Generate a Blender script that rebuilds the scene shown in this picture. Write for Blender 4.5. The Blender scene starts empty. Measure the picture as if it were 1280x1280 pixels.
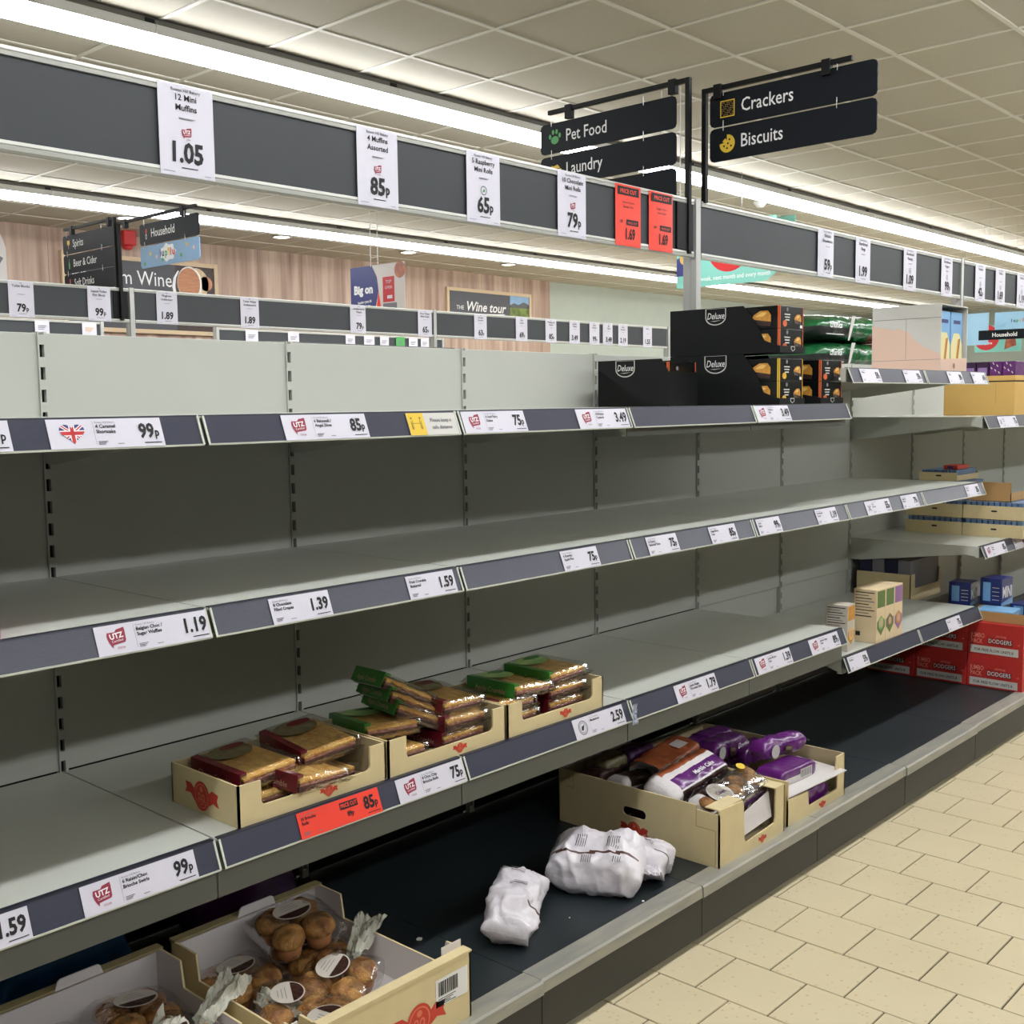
import bpy, bmesh, math, random
from mathutils import Vector, Matrix, noise
from mathutils.geometry import tessellate_polygon
R = math.radians
S = bpy.context.scene
C = S.collection
random.seed(7)

# ---------------------------------------------------------------- camera, world, exposure
CAMZ = 1.46
yaw, pit, rol = 0.82958, 0.095737, -0.012834
fw = Vector((math.sin(yaw)*math.cos(pit), math.cos(yaw)*math.cos(pit), -math.sin(pit)))
rt = Vector((math.cos(yaw), -math.sin(yaw), 0)); up = rt.cross(fw)
r2 = rt*math.cos(rol)+up*math.sin(rol); u2 = up*math.cos(rol)-rt*math.sin(rol)
cd = bpy.data.cameras.new('camera'); cam = bpy.data.objects.new('camera', cd); C.objects.link(cam)
cd.sensor_width = 36; cd.lens = 1406.94/1280*36; cd.clip_start = .05; cd.clip_end = 100
cam.matrix_world = Matrix(((r2.x,u2.x,-fw.x,0),(r2.y,u2.y,-fw.y,0),(r2.z,u2.z,-fw.z,CAMZ),(0,0,0,1)))
S.camera = cam
w = bpy.data.worlds.new('world'); S.world = w; w.use_nodes = True
w.node_tree.nodes['Background'].inputs[0].default_value = (1,1,1,1)
w.node_tree.nodes['Background'].inputs[1].default_value = 0.0
S.view_settings.view_transform = 'Standard'; S.view_settings.look = 'None'
S.view_settings.gamma = 1; S.view_settings.use_curve_mapping = False
S.view_settings.exposure = 0.0
S.cycles.transparent_max_bounces = 32
TUBE = 28.0          # strength of the fluorescent diffusers

# ---------------------------------------------------------------- materials
MATS = {}
def lin(c):
    return tuple(((x/255)/12.92 if x/255 <= .04045 else (((x/255)+.055)/1.055)**2.4) for x in c)
def mat(name, rgb, rough=.5, metal=0, noise_amt=0, noise_scale=8, rgb2=None, bump=0, bump_scale=60, spec=.5, emit=0, coat=0, stretch=None):
    if name in MATS: return MATS[name]
    m = bpy.data.materials.new(name); m.use_nodes = True
    n = m.node_tree.nodes; l = m.node_tree.links; b = n['Principled BSDF']
    c = lin(rgb)
    b.inputs['Base Color'].default_value = (*c,1); b.inputs['Roughness'].default_value = rough
    b.inputs['Metallic'].default_value = metal; b.inputs['Specular IOR Level'].default_value = spec
    if coat: b.inputs['Coat Weight'].default_value = coat; b.inputs['Coat Roughness'].default_value = .12
    if emit:
        b.inputs['Emission Color'].default_value = (*c,1); b.inputs['Emission Strength'].default_value = emit
    if noise_amt or rgb2 or bump:
        tc = n.new('ShaderNodeTexCoord'); mp = n.new('ShaderNodeMapping'); l.new(tc.outputs['Object'], mp.inputs[0])
        if stretch: mp.inputs['Scale'].default_value = stretch
    if noise_amt or rgb2:
        t = n.new('ShaderNodeTexNoise'); t.inputs['Scale'].default_value = noise_scale; t.inputs['Detail'].default_value = 5
        l.new(mp.outputs[0], t.inputs['Vector'])
        rp = n.new('ShaderNodeValToRGB'); rp.color_ramp.elements[0].position = .35; rp.color_ramp.elements[1].position = .65
        c2 = lin(rgb2) if rgb2 else tuple(x*(1-noise_amt) for x in c)
        rp.color_ramp.elements[0].color = (*c2,1); rp.color_ramp.elements[1].color = (*c,1)
        l.new(t.outputs['Fac'], rp.inputs[0]); l.new(rp.outputs[0], b.inputs['Base Color'])
    if bump:
        t2 = n.new('ShaderNodeTexNoise'); t2.inputs['Scale'].default_value = bump_scale; t2.inputs['Detail'].default_value = 4
        l.new(mp.outputs[0], t2.inputs['Vector'])
        bp = n.new('ShaderNodeBump'); bp.inputs['Strength'].default_value = bump; bp.inputs['Distance'].default_value = .01
        l.new(t2.outputs['Fac'], bp.inputs['Height']); l.new(bp.outputs[0], b.inputs['Normal'])
    MATS[name] = m
    return m
def film(name, tint=(252,252,252), k=.2, rough=.08):
    if name in MATS: return MATS[name]
    m = bpy.data.materials.new(name); m.use_nodes = True
    n = m.node_tree.nodes; l = m.node_tree.links; n.remove(n['Principled BSDF'])
    tr = n.new('ShaderNodeBsdfTransparent'); tr.inputs[0].default_value = (*lin(tint),1)
    gl = n.new('ShaderNodeBsdfGlossy'); gl.inputs['Roughness'].default_value = rough
    lw = n.new('ShaderNodeLayerWeight'); lw.inputs[0].default_value = k
    tc = n.new('ShaderNodeTexCoord'); t2 = n.new('ShaderNodeTexNoise'); t2.inputs['Scale'].default_value = 55
    l.new(tc.outputs['Object'], t2.inputs['Vector'])
    bp = n.new('ShaderNodeBump'); bp.inputs['Strength'].default_value = .35; bp.inputs['Distance'].default_value = .01
    l.new(t2.outputs['Fac'], bp.inputs['Height']); l.new(bp.outputs[0], gl.inputs['Normal'])
    mu = n.new('ShaderNodeMath'); mu.operation = 'MULTIPLY'; mu.inputs[1].default_value = .4; mu.use_clamp = True; l.new(lw.outputs['Fresnel'], mu.inputs[0])
    mx = n.new('ShaderNodeMixShader'); l.new(mu.outputs[0], mx.inputs[0]); l.new(tr.outputs[0], mx.inputs[1]); l.new(gl.outputs[0], mx.inputs[2])
    l.new(mx.outputs[0], n['Material Output'].inputs[0])
    MATS[name] = m
    return m

mat('steel', (184,186,178), .42, noise_amt=.04, noise_scale=3, spec=.5)
mat('shelf', (198,200,192), .33, noise_amt=.05, noise_scale=4, spec=.5)
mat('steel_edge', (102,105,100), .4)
mat('slot', (6,6,6), .8)
mat('rail', (60,62,78), .3, noise_amt=.12, noise_scale=14, stretch=(6,1,30))
mat('rail_dark', (38,38,52), .4)
mat('rail_clip', (205,208,195), .4)
mat('board', (58,61,65), .6, noise_amt=.05, noise_scale=2)
mat('alu', (190,190,184), .35, metal=.3)
mat('post', (176,176,172), .3, metal=.35)
mat('black', (10,12,13), .55, spec=.25)
mat('black_gloss', (14,16,17), .25)
mat('sign', (20,24,30), .5, spec=.15)
mat('card', (212,209,221), .45)
mat('card_red', (240,62,40), .45)
mat('ink', (18,16,20), .6)
mat('ink_grey', (120,118,124), .6)
mat('logo', (150,42,66), .5)
mat('logo_w', (240,236,240), .5)
mat('blue', (58,64,122), .5)
mat('red', (196,40,44), .5)
mat('green', (74,160,84), .5)
mat('yellow', (226,190,52), .5)
mat('sign_white', (235,235,235), .5)
mat('ring', (170,170,170), .3, metal=.9)
mat('deck', (40,47,51), .42, noise_amt=.25, noise_scale=2.5, bump=.02, bump_scale=200)
mat('kick', (48,47,44), .5, noise_amt=.1, noise_scale=5)
mat('strip', (166,162,148), .4, metal=.2, noise_scale=7, rgb2=(148,148,142), stretch=(1.2,6,6))
mat('kraft', (222,204,158), .6, noise_amt=.05, noise_scale=20)
mat('kraft_edge', (150,128,88), .7)
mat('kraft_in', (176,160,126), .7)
mat('carton_white', (214,208,206), .6)
mat('emblem', (206,62,46), .5)
mat('white_bag', (224,218,224), .28, noise_amt=.1, noise_scale=7, bump=.5, bump_scale=26, spec=.6)
mat('brown_print', (84,54,46), .4)
mat('cake', (238,196,112), .6, rgb2=(206,150,70), noise_scale=45, bump=.9, bump_scale=70)
mat('cake_base', (92,58,44), .7, rgb2=(58,34,30), noise_scale=50, bump=.6)
mat('fruit', (120,60,50), .35, rgb2=(190,140,120), noise_scale=60)
mat('wine_band', (104,18,34), .28, coat=.5)
mat('green_band', (52,128,48), .28, coat=.5)
mat('label_olive', (128,120,90), .35, rgb2=(96,88,62), noise_scale=40)
mat('label_green', (168,196,134), .35, rgb2=(120,170,84), noise_scale=30)
mat('purple', (104,32,120), .28, noise_amt=.35, noise_scale=18, coat=.4, bump=.3, bump_scale=40)
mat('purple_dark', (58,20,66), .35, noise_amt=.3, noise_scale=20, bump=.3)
mat('bag_white', (222,216,216), .3, noise_amt=.08, noise_scale=12, bump=.4, bump_scale=40)
mat('choc', (64,38,30), .4, rgb2=(40,22,18), noise_scale=30, bump=.4)
mat('brioche', (188,104,60), .4, rgb2=(140,66,34), noise_scale=14, bump=.3, coat=.3)
mat('muffin', (196,146,80), .6, rgb2=(124,74,36), noise_scale=26, bump=.9, bump_scale=60)
mat('muffin_cup', (168,112,66), .7, noise_amt=.2)
mat('blue_pack', (38,52,120), .3, noise_amt=.4, noise_scale=30)
mat('blue_light', (120,170,214), .4)
mat('box_red', (196,50,46), .5, noise_amt=.06, noise_scale=10)
mat('box_orange', (214,174,98), .6, noise_amt=.05)
mat('brown_card', (188,150,100), .7, noise_amt=.06)
mat('pink', (214,104,150), .45)
mat('pale_pink', (222,190,172), .5)
mat('pale_grey', (204,202,196), .5)
mat('pet_green', (32,112,62), .22, noise_amt=.4, noise_scale=10, bump=.5, bump_scale=24, coat=.4)
mat('pet_red', (188,32,44), .25, noise_amt=.3, noise_scale=10, bump=.4, coat=.3)
mat('pet_black', (40,42,42), .3, bump=.3)
mat('teal', (128,196,182), .5)
mat('tile_gap', (52,44,34), .8)
mat('ceil_grid', (214,210,200), .5)
mat('housing', (196,196,194), .4)
mat('housing_dark', (96,94,88), .6)
mat('wall_paint', (176,184,174), .8, noise_amt=.03)
mat('tape', (170,176,196), .35, bump=.5)
mat('brown_card2', (96,90,82), .7); mat('tray_rim', (36,18,20), .4); mat('label_yellow', (226,218,160), .5); mat('lilac', (150,120,180), .4); mat('blue_pale', (160,204,232), .5)
mat('blue_pack2', (40,110,180), .3, noise_amt=.3, noise_scale=12); mat('blue_pack3', (96,124,164), .4); mat('blue_dark', (24,30,66), .35, noise_amt=.3)
mat('emblem_pale', (236,140,124), .5); mat('box_red2', (176,40,38), .5)
film('film_clear'); film('film_label', (225,225,220), .3, .2)
milky = mat('film_white', (232,232,218), .25, rgb2=(208,208,190), noise_scale=30, bump=.4)
def _milky(m):
    n = m.node_tree.nodes; l = m.node_tree.links; tr = n.new('ShaderNodeBsdfTransparent'); mx = n.new('ShaderNodeMixShader'); mx.inputs[0].default_value = .74
    l.new(tr.outputs[0], mx.inputs[1]); l.new(n['Principled BSDF'].outputs[0], mx.inputs[2]); l.new(mx.outputs[0], n['Material Output'].inputs[0])
_milky(milky)

def emission(name, col, strength):
    m = bpy.data.materials.new(name); m.use_nodes = True; n = m.node_tree.nodes
    n.remove(n['Principled BSDF']); e = n.new('ShaderNodeEmission'); e.inputs[0].default_value = (*col,1); e.inputs[1].default_value = strength
    m.node_tree.links.new(e.outputs[0], n['Material Output'].inputs[0]); MATS[name] = m
emission('tube', (.965,.985,1.0), TUBE)
emission('downlight', (1,.93,.8), 6)

def special():
    # floor tile: cream with small ochre flecks
    m = mat('tile', (214,200,168), .32); n = m.node_tree.nodes; l = m.node_tree.links; b = n['Principled BSDF']
    tc = n.new('ShaderNodeNewGeometry'); v = n.new('ShaderNodeTexVoronoi'); v.inputs['Scale'].default_value = 50
    l.new(tc.outputs['Position'], v.inputs['Vector'])
    r = n.new('ShaderNodeValToRGB'); r.color_ramp.elements[0].position = .0; r.color_ramp.elements[0].color = (1,1,1,1)
    r.color_ramp.elements[1].position = .26; r.color_ramp.elements[1].color = (0,0,0,1)
    l.new(v.outputs['Distance'], r.inputs[0])
    sx = n.new('ShaderNodeSeparateColor'); l.new(v.outputs['Color'], sx.inputs[0])
    gt = n.new('ShaderNodeMath'); gt.operation = 'GREATER_THAN'; gt.inputs[1].default_value = .5; l.new(sx.outputs[0], gt.inputs[0])
    ml = n.new('ShaderNodeMath'); ml.operation = 'MULTIPLY'; l.new(gt.outputs[0], ml.inputs[0]); l.new(r.outputs[0], ml.inputs[1])
    t = n.new('ShaderNodeTexNoise'); t.inputs['Scale'].default_value = 3; l.new(tc.outputs['Position'], t.inputs['Vector'])
    m1 = n.new('ShaderNodeMix'); m1.data_type = 'RGBA'; m1.inputs[6].default_value = (*lin((216,203,170)),1); m1.inputs[7].default_value = (*lin((205,191,157)),1)
    l.new(t.outputs['Fac'], m1.inputs[0])
    m2 = n.new('ShaderNodeMix'); m2.data_type = 'RGBA'; m2.inputs[7].default_value = (*lin((188,152,108)),1)
    l.new(ml.outputs[0], m2.inputs[0]); l.new(m1.outputs[2], m2.inputs[6]); l.new(m2.outputs[2], b.inputs['Base Color'])
    # wood-look cladding
    m = mat('wood', (196,172,154), .6); n = m.node_tree.nodes; l = m.node_tree.links; b = n['Principled BSDF']
    tc = n.new('ShaderNodeTexCoord'); mp = n.new('ShaderNodeMapping'); mp.inputs['Scale'].default_value = (7,1,.35); l.new(tc.outputs['Object'], mp.inputs[0])
    t = n.new('ShaderNodeTexNoise'); t.inputs['Scale'].default_value = 1.6; t.inputs['Detail'].default_value = 7; l.new(mp.outputs[0], t.inputs['Vector'])
    r = n.new('ShaderNodeValToRGB'); e = r.color_ramp.elements; e[0].position = .3; e[0].color = (*lin((150,120,104)),1); e[1].position = .7; e[1].color = (*lin((206,182,164)),1)
    l.new(t.outputs['Fac'], r.inputs[0]); l.new(r.outputs[0], b.inputs['Base Color'])
    m = mat('ceil_tile', (186,180,166), .75, noise_amt=.03, noise_scale=30)
special()

# ---------------------------------------------------------------- mesh helpers
class Fr:
    def __init__(s, o, u, v):
        s.o = Vector(o); s.u = Vector(u).normalized(); s.v = Vector(v).normalized(); s.n = s.u.cross(s.v)
    def p(s, x, y, z=0): return s.o+s.u*x+s.v*y+s.n*z
def FX(o): return Fr(o, (0,-1,0), (0,0,1))      # faces -X
def FY(o): return Fr(o, (1,0,0), (0,0,1))       # faces -Y
def FZ(o): return Fr(o, (1,0,0), (0,1,0))       # faces up
_T = {}
def glyphs(s, bold):
    k = (s, bold)
    if k not in _T:
        c = bpy.data.curves.new('t', 'FONT'); c.body = s; c.size = 1; c.offset = bold; c.resolution_u = 2; c.fill_mode = 'FRONT'
        o = bpy.data.objects.new('t', c); me = o.to_mesh()
        vs = [(v.co.x, v.co.y) for v in me.vertices]; fs = [tuple(p.vertices) for p in me.polygons]
        o.to_mesh_clear(); bpy.data.objects.remove(o); bpy.data.curves.remove(c)
        x0 = min(v[0] for v in vs); x1 = max(v[0] for v in vs)
        _T[k] = (vs, fs, x0, x1)
    return _T[k]
class MB:
    def __init__(s): s.v = []; s.f = []; s.m = []; s.mats = []; s.sm = []
    def mi(s, name):
        if name not in s.mats: s.mats.append(name)
        return s.mats.index(name)
    def add(s, vs, fs, m, smooth=False):
        b = len(s.v); s.v += [tuple(v) for v in vs]; i = s.mi(m)
        for f in fs: s.f.append(tuple(b+x for x in f)); s.m.append(i); s.sm.append(smooth)
        return s
    def box(s, x0, y0, z0, x1, y1, z1, m):
        V = [(x,y,z) for z in (z0,z1) for y in (y0,y1) for x in (x0,x1)]
        return s.add(V, [(0,2,3,1),(4,5,7,6),(0,1,5,4),(2,6,7,3),(0,4,6,2),(1,3,7,5)], m)
    def rbox(s, x0, y0, z0, x1, y1, z1, m, b=.003):
        bm = bmesh.new(); bmesh.ops.create_cube(bm, size=1)
        for v in bm.verts: v.co = Vector(((x0+x1)/2+v.co.x*(x1-x0), (y0+y1)/2+v.co.y*(y1-y0), (z0+z1)/2+v.co.z*(z1-z0)))
        bmesh.ops.bevel(bm, geom=bm.edges[:], offset=b, segments=2, affect='EDGES', profile=.5)
        bm.verts.index_update()
        s.add([v.co[:] for v in bm.verts], [tuple(v.index for v in f.verts) for f in bm.faces], m); bm.free()
        return s
    def prism(s, fr, poly, z0, z1, m, holes=()):
        loops = [list(poly)]+[list(h) for h in holes]
        pts = [p for L in loops for p in L]
        tris = tessellate_polygon([[Vector((x,y,0)) for x,y in L] for L in loops])
        n = len(pts); V = [fr.p(x,y,z0) for x,y in pts]+[fr.p(x,y,z1) for x,y in pts]; F = []
        for t in tris:
            a,b,c = [pts[i] for i in t]
            ccw = (b[0]-a[0])*(c[1]-a[1])-(b[1]-a[1])*(c[0]-a[0]) > 0
            t = t if ccw else t[::-1]
            F.append(tuple(i+n for i in t)); F.append(t[::-1])
        base = 0
        for L in loops:
            k = len(L)
            for i in range(k):
                j = (i+1) % k; F.append((base+i, base+j, base+j+n, base+i+n))
            base += k
        return s.add(V, F, m)
    def plate(s, fr, poly, m, z=.0006, holes=()):
        loops = [list(poly)]+[list(h) for h in holes]
        pts = [p for L in loops for p in L]
        F = []
        for t in tessellate_polygon([[Vector((x,y,0)) for x,y in L] for L in loops]):
            a,b,c = [pts[i] for i in t]
            F.append(t if (b[0]-a[0])*(c[1]-a[1])-(b[1]-a[1])*(c[0]-a[0]) > 0 else t[::-1])
        return s.add([fr.p(x,y,z) for x,y in pts], F, m)
    def rect(s, fr, x0, y0, x1, y1, m, z=.0006): return s.plate(fr, [(x0,y0),(x1,y0),(x1,y1),(x0,y1)], m, z)
    def text(s, fr, t, x, y, h, m, al='C', sx=1., z=.0009, bold=.0, shear=0, maxw=None, rot=0):
        if not t.strip(): return s
        vs, fs, a, b = glyphs(t, bold); k = h/.7; wd = (b-a)*k*sx
        if maxw and wd > maxw: sx *= maxw/wd; wd = maxw
        ox = x-a*k*sx-(wd/2 if al == 'C' else wd if al == 'R' else 0)
        cr, sr = math.cos(rot), math.sin(rot); V = []
        for px, py in vs:
            X = ox+px*k*sx+shear*py*k; Y = py*k
            dx, dy = X-x, Y
            V.append(fr.p(x+dx*cr-dy*sr, y+dx*sr+dy*cr, z))
        return s.add(V, fs, m)
    def tube(s, a, b, r, m, n=10, r2=None, caps=True):
        a = Vector(a); b = Vector(b); d = (b-a).normalized(); t = Vector((0,0,1)) if abs(d.z) < .9 else Vector((1,0,0))
        u = d.cross(t).normalized(); v = d.cross(u); r2 = r if r2 is None else r2
        V = [a+(u*math.cos(2*math.pi*i/n)+v*math.sin(2*math.pi*i/n))*r for i in range(n)]+[b+(u*math.cos(2*math.pi*i/n)+v*math.sin(2*math.pi*i/n))*r2 for i in range(n)]
        F = [(i,(i+1) % n,(i+1) % n+n,i+n) for i in range(n)]
        s.add(V, F, m, True)
        if caps: s.add(V, [tuple(range(n))[::-1], tuple(range(n,2*n))], m)
        return s
    def lathe(s, c, prof, m, n=16, jit=0, seed=0):
        V = []; F = []
        for j,(r,z) in enumerate(prof):
            for i in range(n):
                a = 2*math.pi*i/n; q = Vector((math.cos(a)*r, math.sin(a)*r, z))
                if jit: q *= 1+jit*noise.noise(q*30+Vector((seed,0,0)))
                V.append((c[0]+q.x, c[1]+q.y, c[2]+q.z))
        for j in range(len(prof)-1):
            for i in range(n):
                k = (i+1) % n; F.append((j*n+i, j*n+k, (j+1)*n+k, (j+1)*n+i))
        F.append(tuple(range(n))[::-1]); F.append(tuple(range((len(prof)-1)*n, len(prof)*n)))
        return s.add(V, F, m, True)
    def pack(s, L, W, H, mf, nx=22, na=28, ex=3., taper=.12, crimp=.0, amp=.004, fs=20, seed=0, facet=0, z0=0, smooth=True, ridge=0):
        # a soft filled bag lying along x: cross-sections are super-ellipses that close into the end seals
        V = []; F = []; M = []
        for j in range(nx+1):
            t = j/nx; x = (t-.5)*L; e = min(t, 1-t)/taper
            k = 1 if e >= 1 else math.sqrt(max(0, 1-(1-e)**2))
            hh = max(.05, k); ww = .82+.18*k
            for i in range(na):
                a = 2*math.pi*i/na; ca, sa = math.cos(a), math.sin(a)
                y = math.copysign(abs(ca)**(2/ex), ca)*W/2*ww; z = math.copysign(abs(sa)**(2/ex), sa)*H/2*hh
                q = Vector((x,y,z+H/2)); sd = Vector((seed*3.1,seed,0))
                d = noise.noise(q*fs+sd)*amp+noise.noise(q*fs*2.7+sd)*amp*.5
                if facet:
                    dd = noise.voronoi((q*facet+sd))[0]; d += (dd[1]-dd[0]-.3)*amp*1.6
                if ridge:
                    rr = 1-abs(noise.noise(q*14+sd*2))*2.2; d += ridge*(max(rr,0)**3)-ridge*.3*abs(noise.noise(q*34+sd))*2
                nrm = Vector((0, y/W*2, z/H*2)); nrm = nrm.normalized() if nrm.length > 0 else nrm
                q += nrm*d; q.z = max(q.z, .0005); V.append((q.x, q.y, q.z+z0))
        for j in range(nx):
            for i in range(na):
                k = (i+1) % na; F.append((j*na+i, (j+1)*na+i, (j+1)*na+k, j*na+k)); M.append(mf((j+.5)/nx, (i+.5)/na))
        F.append(tuple(range(na))); M.append(mf(0,.5)); F.append(tuple(range(nx*na,(nx+1)*na))[::-1]); M.append(mf(1,.5))
        b = len(s.v); s.v += V
        for f, m in zip(F, M): s.f.append(tuple(b+x for x in f)); s.m.append(s.mi(m)); s.sm.append(smooth)
        return s
    def build(s, name, parent=None, **props):
        me = bpy.data.meshes.new(name); me.from_pydata(s.v, [], s.f)
        for m in s.mats: me.materials.append(MATS[m])
        me.polygons.foreach_set('material_index', s.m); me.polygons.foreach_set('use_smooth', s.sm); me.update()
        o = bpy.data.objects.new(name, me); C.objects.link(o)
        if parent: o.parent = parent
        for k, v in props.items(): o[k] = v
        return o
def thing(name, label, cat, loc=(0,0,0), rz=0, group=None, rot=None):
    o = bpy.data.objects.new(name, None); C.objects.link(o); o.location = loc; o.rotation_euler = rot if rot else (0,0,rz)
    o.empty_display_size = .05
    o['label'] = label; o['category'] = cat
    if group: o['group'] = group
    return o
def dup(root, loc, rot=(0,0,0), label=None, group=None, scale=None):
    r = root.copy(); C.objects.link(r); r.location = loc; r.rotation_euler = rot
    if scale: r.scale = scale
    if label: r['label'] = label
    if group: r['group'] = group
    def kids(a, b):
        for ch in [o for o in a.children if not o.get('_c')]:
            c = ch.copy(); C.objects.link(c); c.parent = b; kids(ch, c)
    kids(root, r)
    return r
def struct(o): o['kind'] = 'structure'; return o

# ================================================================ THE ROOM
# floor slab (adhesive bed) with the cream tiles as separate pieces
fl = struct(MB().box(-4,-7,-.06,24,11.3,-.003,'tile_gap').build('floor'))
TX, TY, G = .1978, .203, .0038
tm = MB()
tm.add([(0,0,-.003),(TX-G,0,-.003),(TX-G,TY-G,-.003),(0,TY-G,-.003),(.001,.001,0),(TX-G-.001,.001,0),(TX-G-.001,TY-G-.001,0),(.001,TY-G-.001,0)],
       [(4,5,6,7),(0,1,5,4),(1,2,6,5),(2,3,7,6),(3,0,4,7)], 'tile')
proto = None; rest = MB(); cells = []
for k in range(-30, 105):
    x = 2.681+k*TX+G/2
    off = 1.289 if k % 2 == 0 else 1.394
    for j in range(-40, 3):
        y = off+j*TY+G/2
        if y > 1.64: continue
        cells.append((x, y))
def seen(x, y):
    v = Vector((x+.1,y+.1,-CAMZ)); d = v.dot(fw)
    if d < .2: return 9e9
    px = 640+1406.9*v.dot(r2)/d; py = 640-1406.9*v.dot(u2)/d
    if px < -60 or px > 1340 or py > 1340 or py < 600: return 9e9
    return d
cells.sort(key=lambda c: seen(*c))
for i, (x, y) in enumerate(cells):
    if i < 300 and seen(x, y) < 1e9:
        if proto is None: proto = o = tm.build('floor_tile', fl)
        else: o = bpy.data.objects.new('floor_tile', proto.data); C.objects.link(o); o.parent = fl
        o.location = (x, y, random.uniform(-.0004,.0004))
    elif x > -1.5: rest.add([(a+x,b+y,c) for a,b,c in tm.v], tm.f, 'tile')
rest.build('floor_tile', fl, kind='stuff')
# the far aisles get the same tiles as one field
far = MB()
for k in range(-6, 60):
    for j in range(0, 40):
        x = -1+k*TX*2; y = 3.4+j*TY
        far.add([(a*2.0+x,b+y,c) for a,b,c in tm.v], tm.f, 'tile')
far.build('floor_tile', fl, kind='stuff')

# ceiling: slab, grid of T bars, mineral tiles as pieces
CZ = 3.27
ce = struct(MB().box(-4,-7,CZ+.02,24,11.3,CZ+.08,'ceil_grid').build('ceiling'))
gb = MB()
CX, CY = .5978, .6097
for k in range(-12, 35): gb.box(3.531+k*CX-.012,-7,CZ-.006,3.531+k*CX+.012,11.1,CZ+.003,'ceil_grid')
for k in range(-18, 12): gb.box(-4,4.46+k*CY-.012,CZ-.0061,24,4.46+k*CY+.012,CZ+.003,'ceil_grid')
gb.build('ceiling_grid', ce)
ct = MB().rbox(-.286,-.292,0,.286,.292,.016,'ceil_tile',.004)
proto = None; rest = MB(); cells = []
for k in range(-12, 34):
    for j in range(-18, 11):
        x = 3.531+(k+.5)*CX; y = 4.46+(j+.5)*CY
        v = Vector((x,y,CZ-CAMZ)); d = v.dot(fw); vis = d > .3
        if vis:
            px = 640+1406.9*v.dot(r2)/d; py = 640-1406.9*v.dot(u2)/d; vis = -120 < px < 1400 and -120 < py < 560
        cells.append((d if vis else 1e9+random.random(), x, y))
cells.sort()
for i, (d, x, y) in enumerate(cells):
    z = CZ-.001+random.uniform(-.001,.001)
    if i < 290 and d < 1e8:
        if proto is None: proto = o = ct.build('ceiling_tile', ce)
        else: o = bpy.data.objects.new('ceiling_tile', proto.data); C.objects.link(o); o.parent = ce
        o.location = (x, y, z)
    else: rest.box(x-.286,y-.292,z,x+.286,y+.292,z+.016,'ceil_tile')
rest.build('ceiling_tile', ce, kind='stuff')

# walls
wb = struct(MB().box(-4,11.08,0,24,11.3,CZ+.02,'wall_paint').build('wall_back'))
cl = MB()
xx = -4
while xx < 12.95:
    x1 = min(xx+.62, 12.97); cl.rbox(xx+.001,11.05,.0,x1-.001,11.082,CZ+.015,'wood',.0015); xx += .62
cl.build('wood_cladding', wb)
mat('wall_dim', (110,112,106), .8)
struct(MB().box(-4.2,-7,0,-4,11.3,CZ+.02,'wall_dim').build('wall_left'))
struct(MB().box(24,-7,0,24.2,11.3,CZ+.02,'wall_paint').build('wall_right'))
struct(MB().box(-4,-7.2,0,24,-7,CZ+.02,'wall_dim').build('wall_front'))

# ================================================================ LIGHTS
def luminaire(x0, x1, y, label, group):
    t = thing('linear_luminaire', label, 'ceiling light', ((x0+x1)/2, y, 3.19), group=group)
    L = (x1-x0)/2-.002
    h = MB(); h.prism(Fr((-L,0,0),(0,1,0),(0,0,1)), [(-.078,0),(.078,0),(.078,.040),(.072,.046),(-.072,.046),(-.078,.040)], 0, 2*L, 'housing')
    h.build('housing', t)
    MB().box(-L,-.068,.046,L,.068,.0725,'housing_dark').build('mounting_rail', t)
    d = MB(); d.prism(Fr((-L+.002,0,0),(0,1,0),(0,0,1)), [(-.072,.0),(-.077,-.034),(-.062,-.048),(.062,-.048),(.077,-.034),(.072,0)], 0, 2*L-.004, 'tube')
    d.build('diffuser', t)
    MB().box(L-.05,-.074,.046,L-.004,.074,.066,'slot').build('joint_clip', t)
ORD = ('first','second','third','fourth','fifth','sixth','seventh','eighth','ninth','tenth','eleventh','twelfth','thirteenth','fourteenth')
for y, wh in ((4.93,'near lit row above the price board'), (9.13,'far lit row by the wood wall')):
    x = -1.6; k = 0; first = 1.3 if y < 5 else 2.8
    while x < 22:
        if x < first: lab = 'linear light of the '+wh+', '+('just','well','farther','far')[min(3,int((first-x)/1.5-.01))]+' before the left edge'
        else: lab = 'linear ceiling light, '+ORD[min(k,13)]+' from the left in the '+wh; k += 1
        luminaire(x, x+1.5, y, lab, 'ceiling lights of the '+wh); x += 1.5
for y, wh in ((1.12,'row overhead, out of view'), (-2.2,'row behind the camera')):
    x = -1.6
    for k in range(8): luminaire(x, x+3.0, y, ORD[k]+' linear ceiling light of the '+wh, 'ceiling lights of the '+wh); x += 3.0
for x, nm in ((5.6,'above the spirits sign'), (7.38,'between the barrel picture and the blue poster'), (9.2,'above the blue hanging poster'), (10.95,'near the end of the wood wall')):
    t = thing('downlight', 'small round recessed downlight '+nm, 'downlight', (x,10.03,CZ-.012))
    MB().lathe((0,0,0), [(.11,.0),(.1,-.004),(.085,-.002),(.085,.006),(.11,.006)], 'housing', 20).build('trim_ring', t)
    MB().lathe((0,0,0), [(.083,-.001),(.083,.004),(.02,.004)], 'downlight', 20).build('lens', t)

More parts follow.
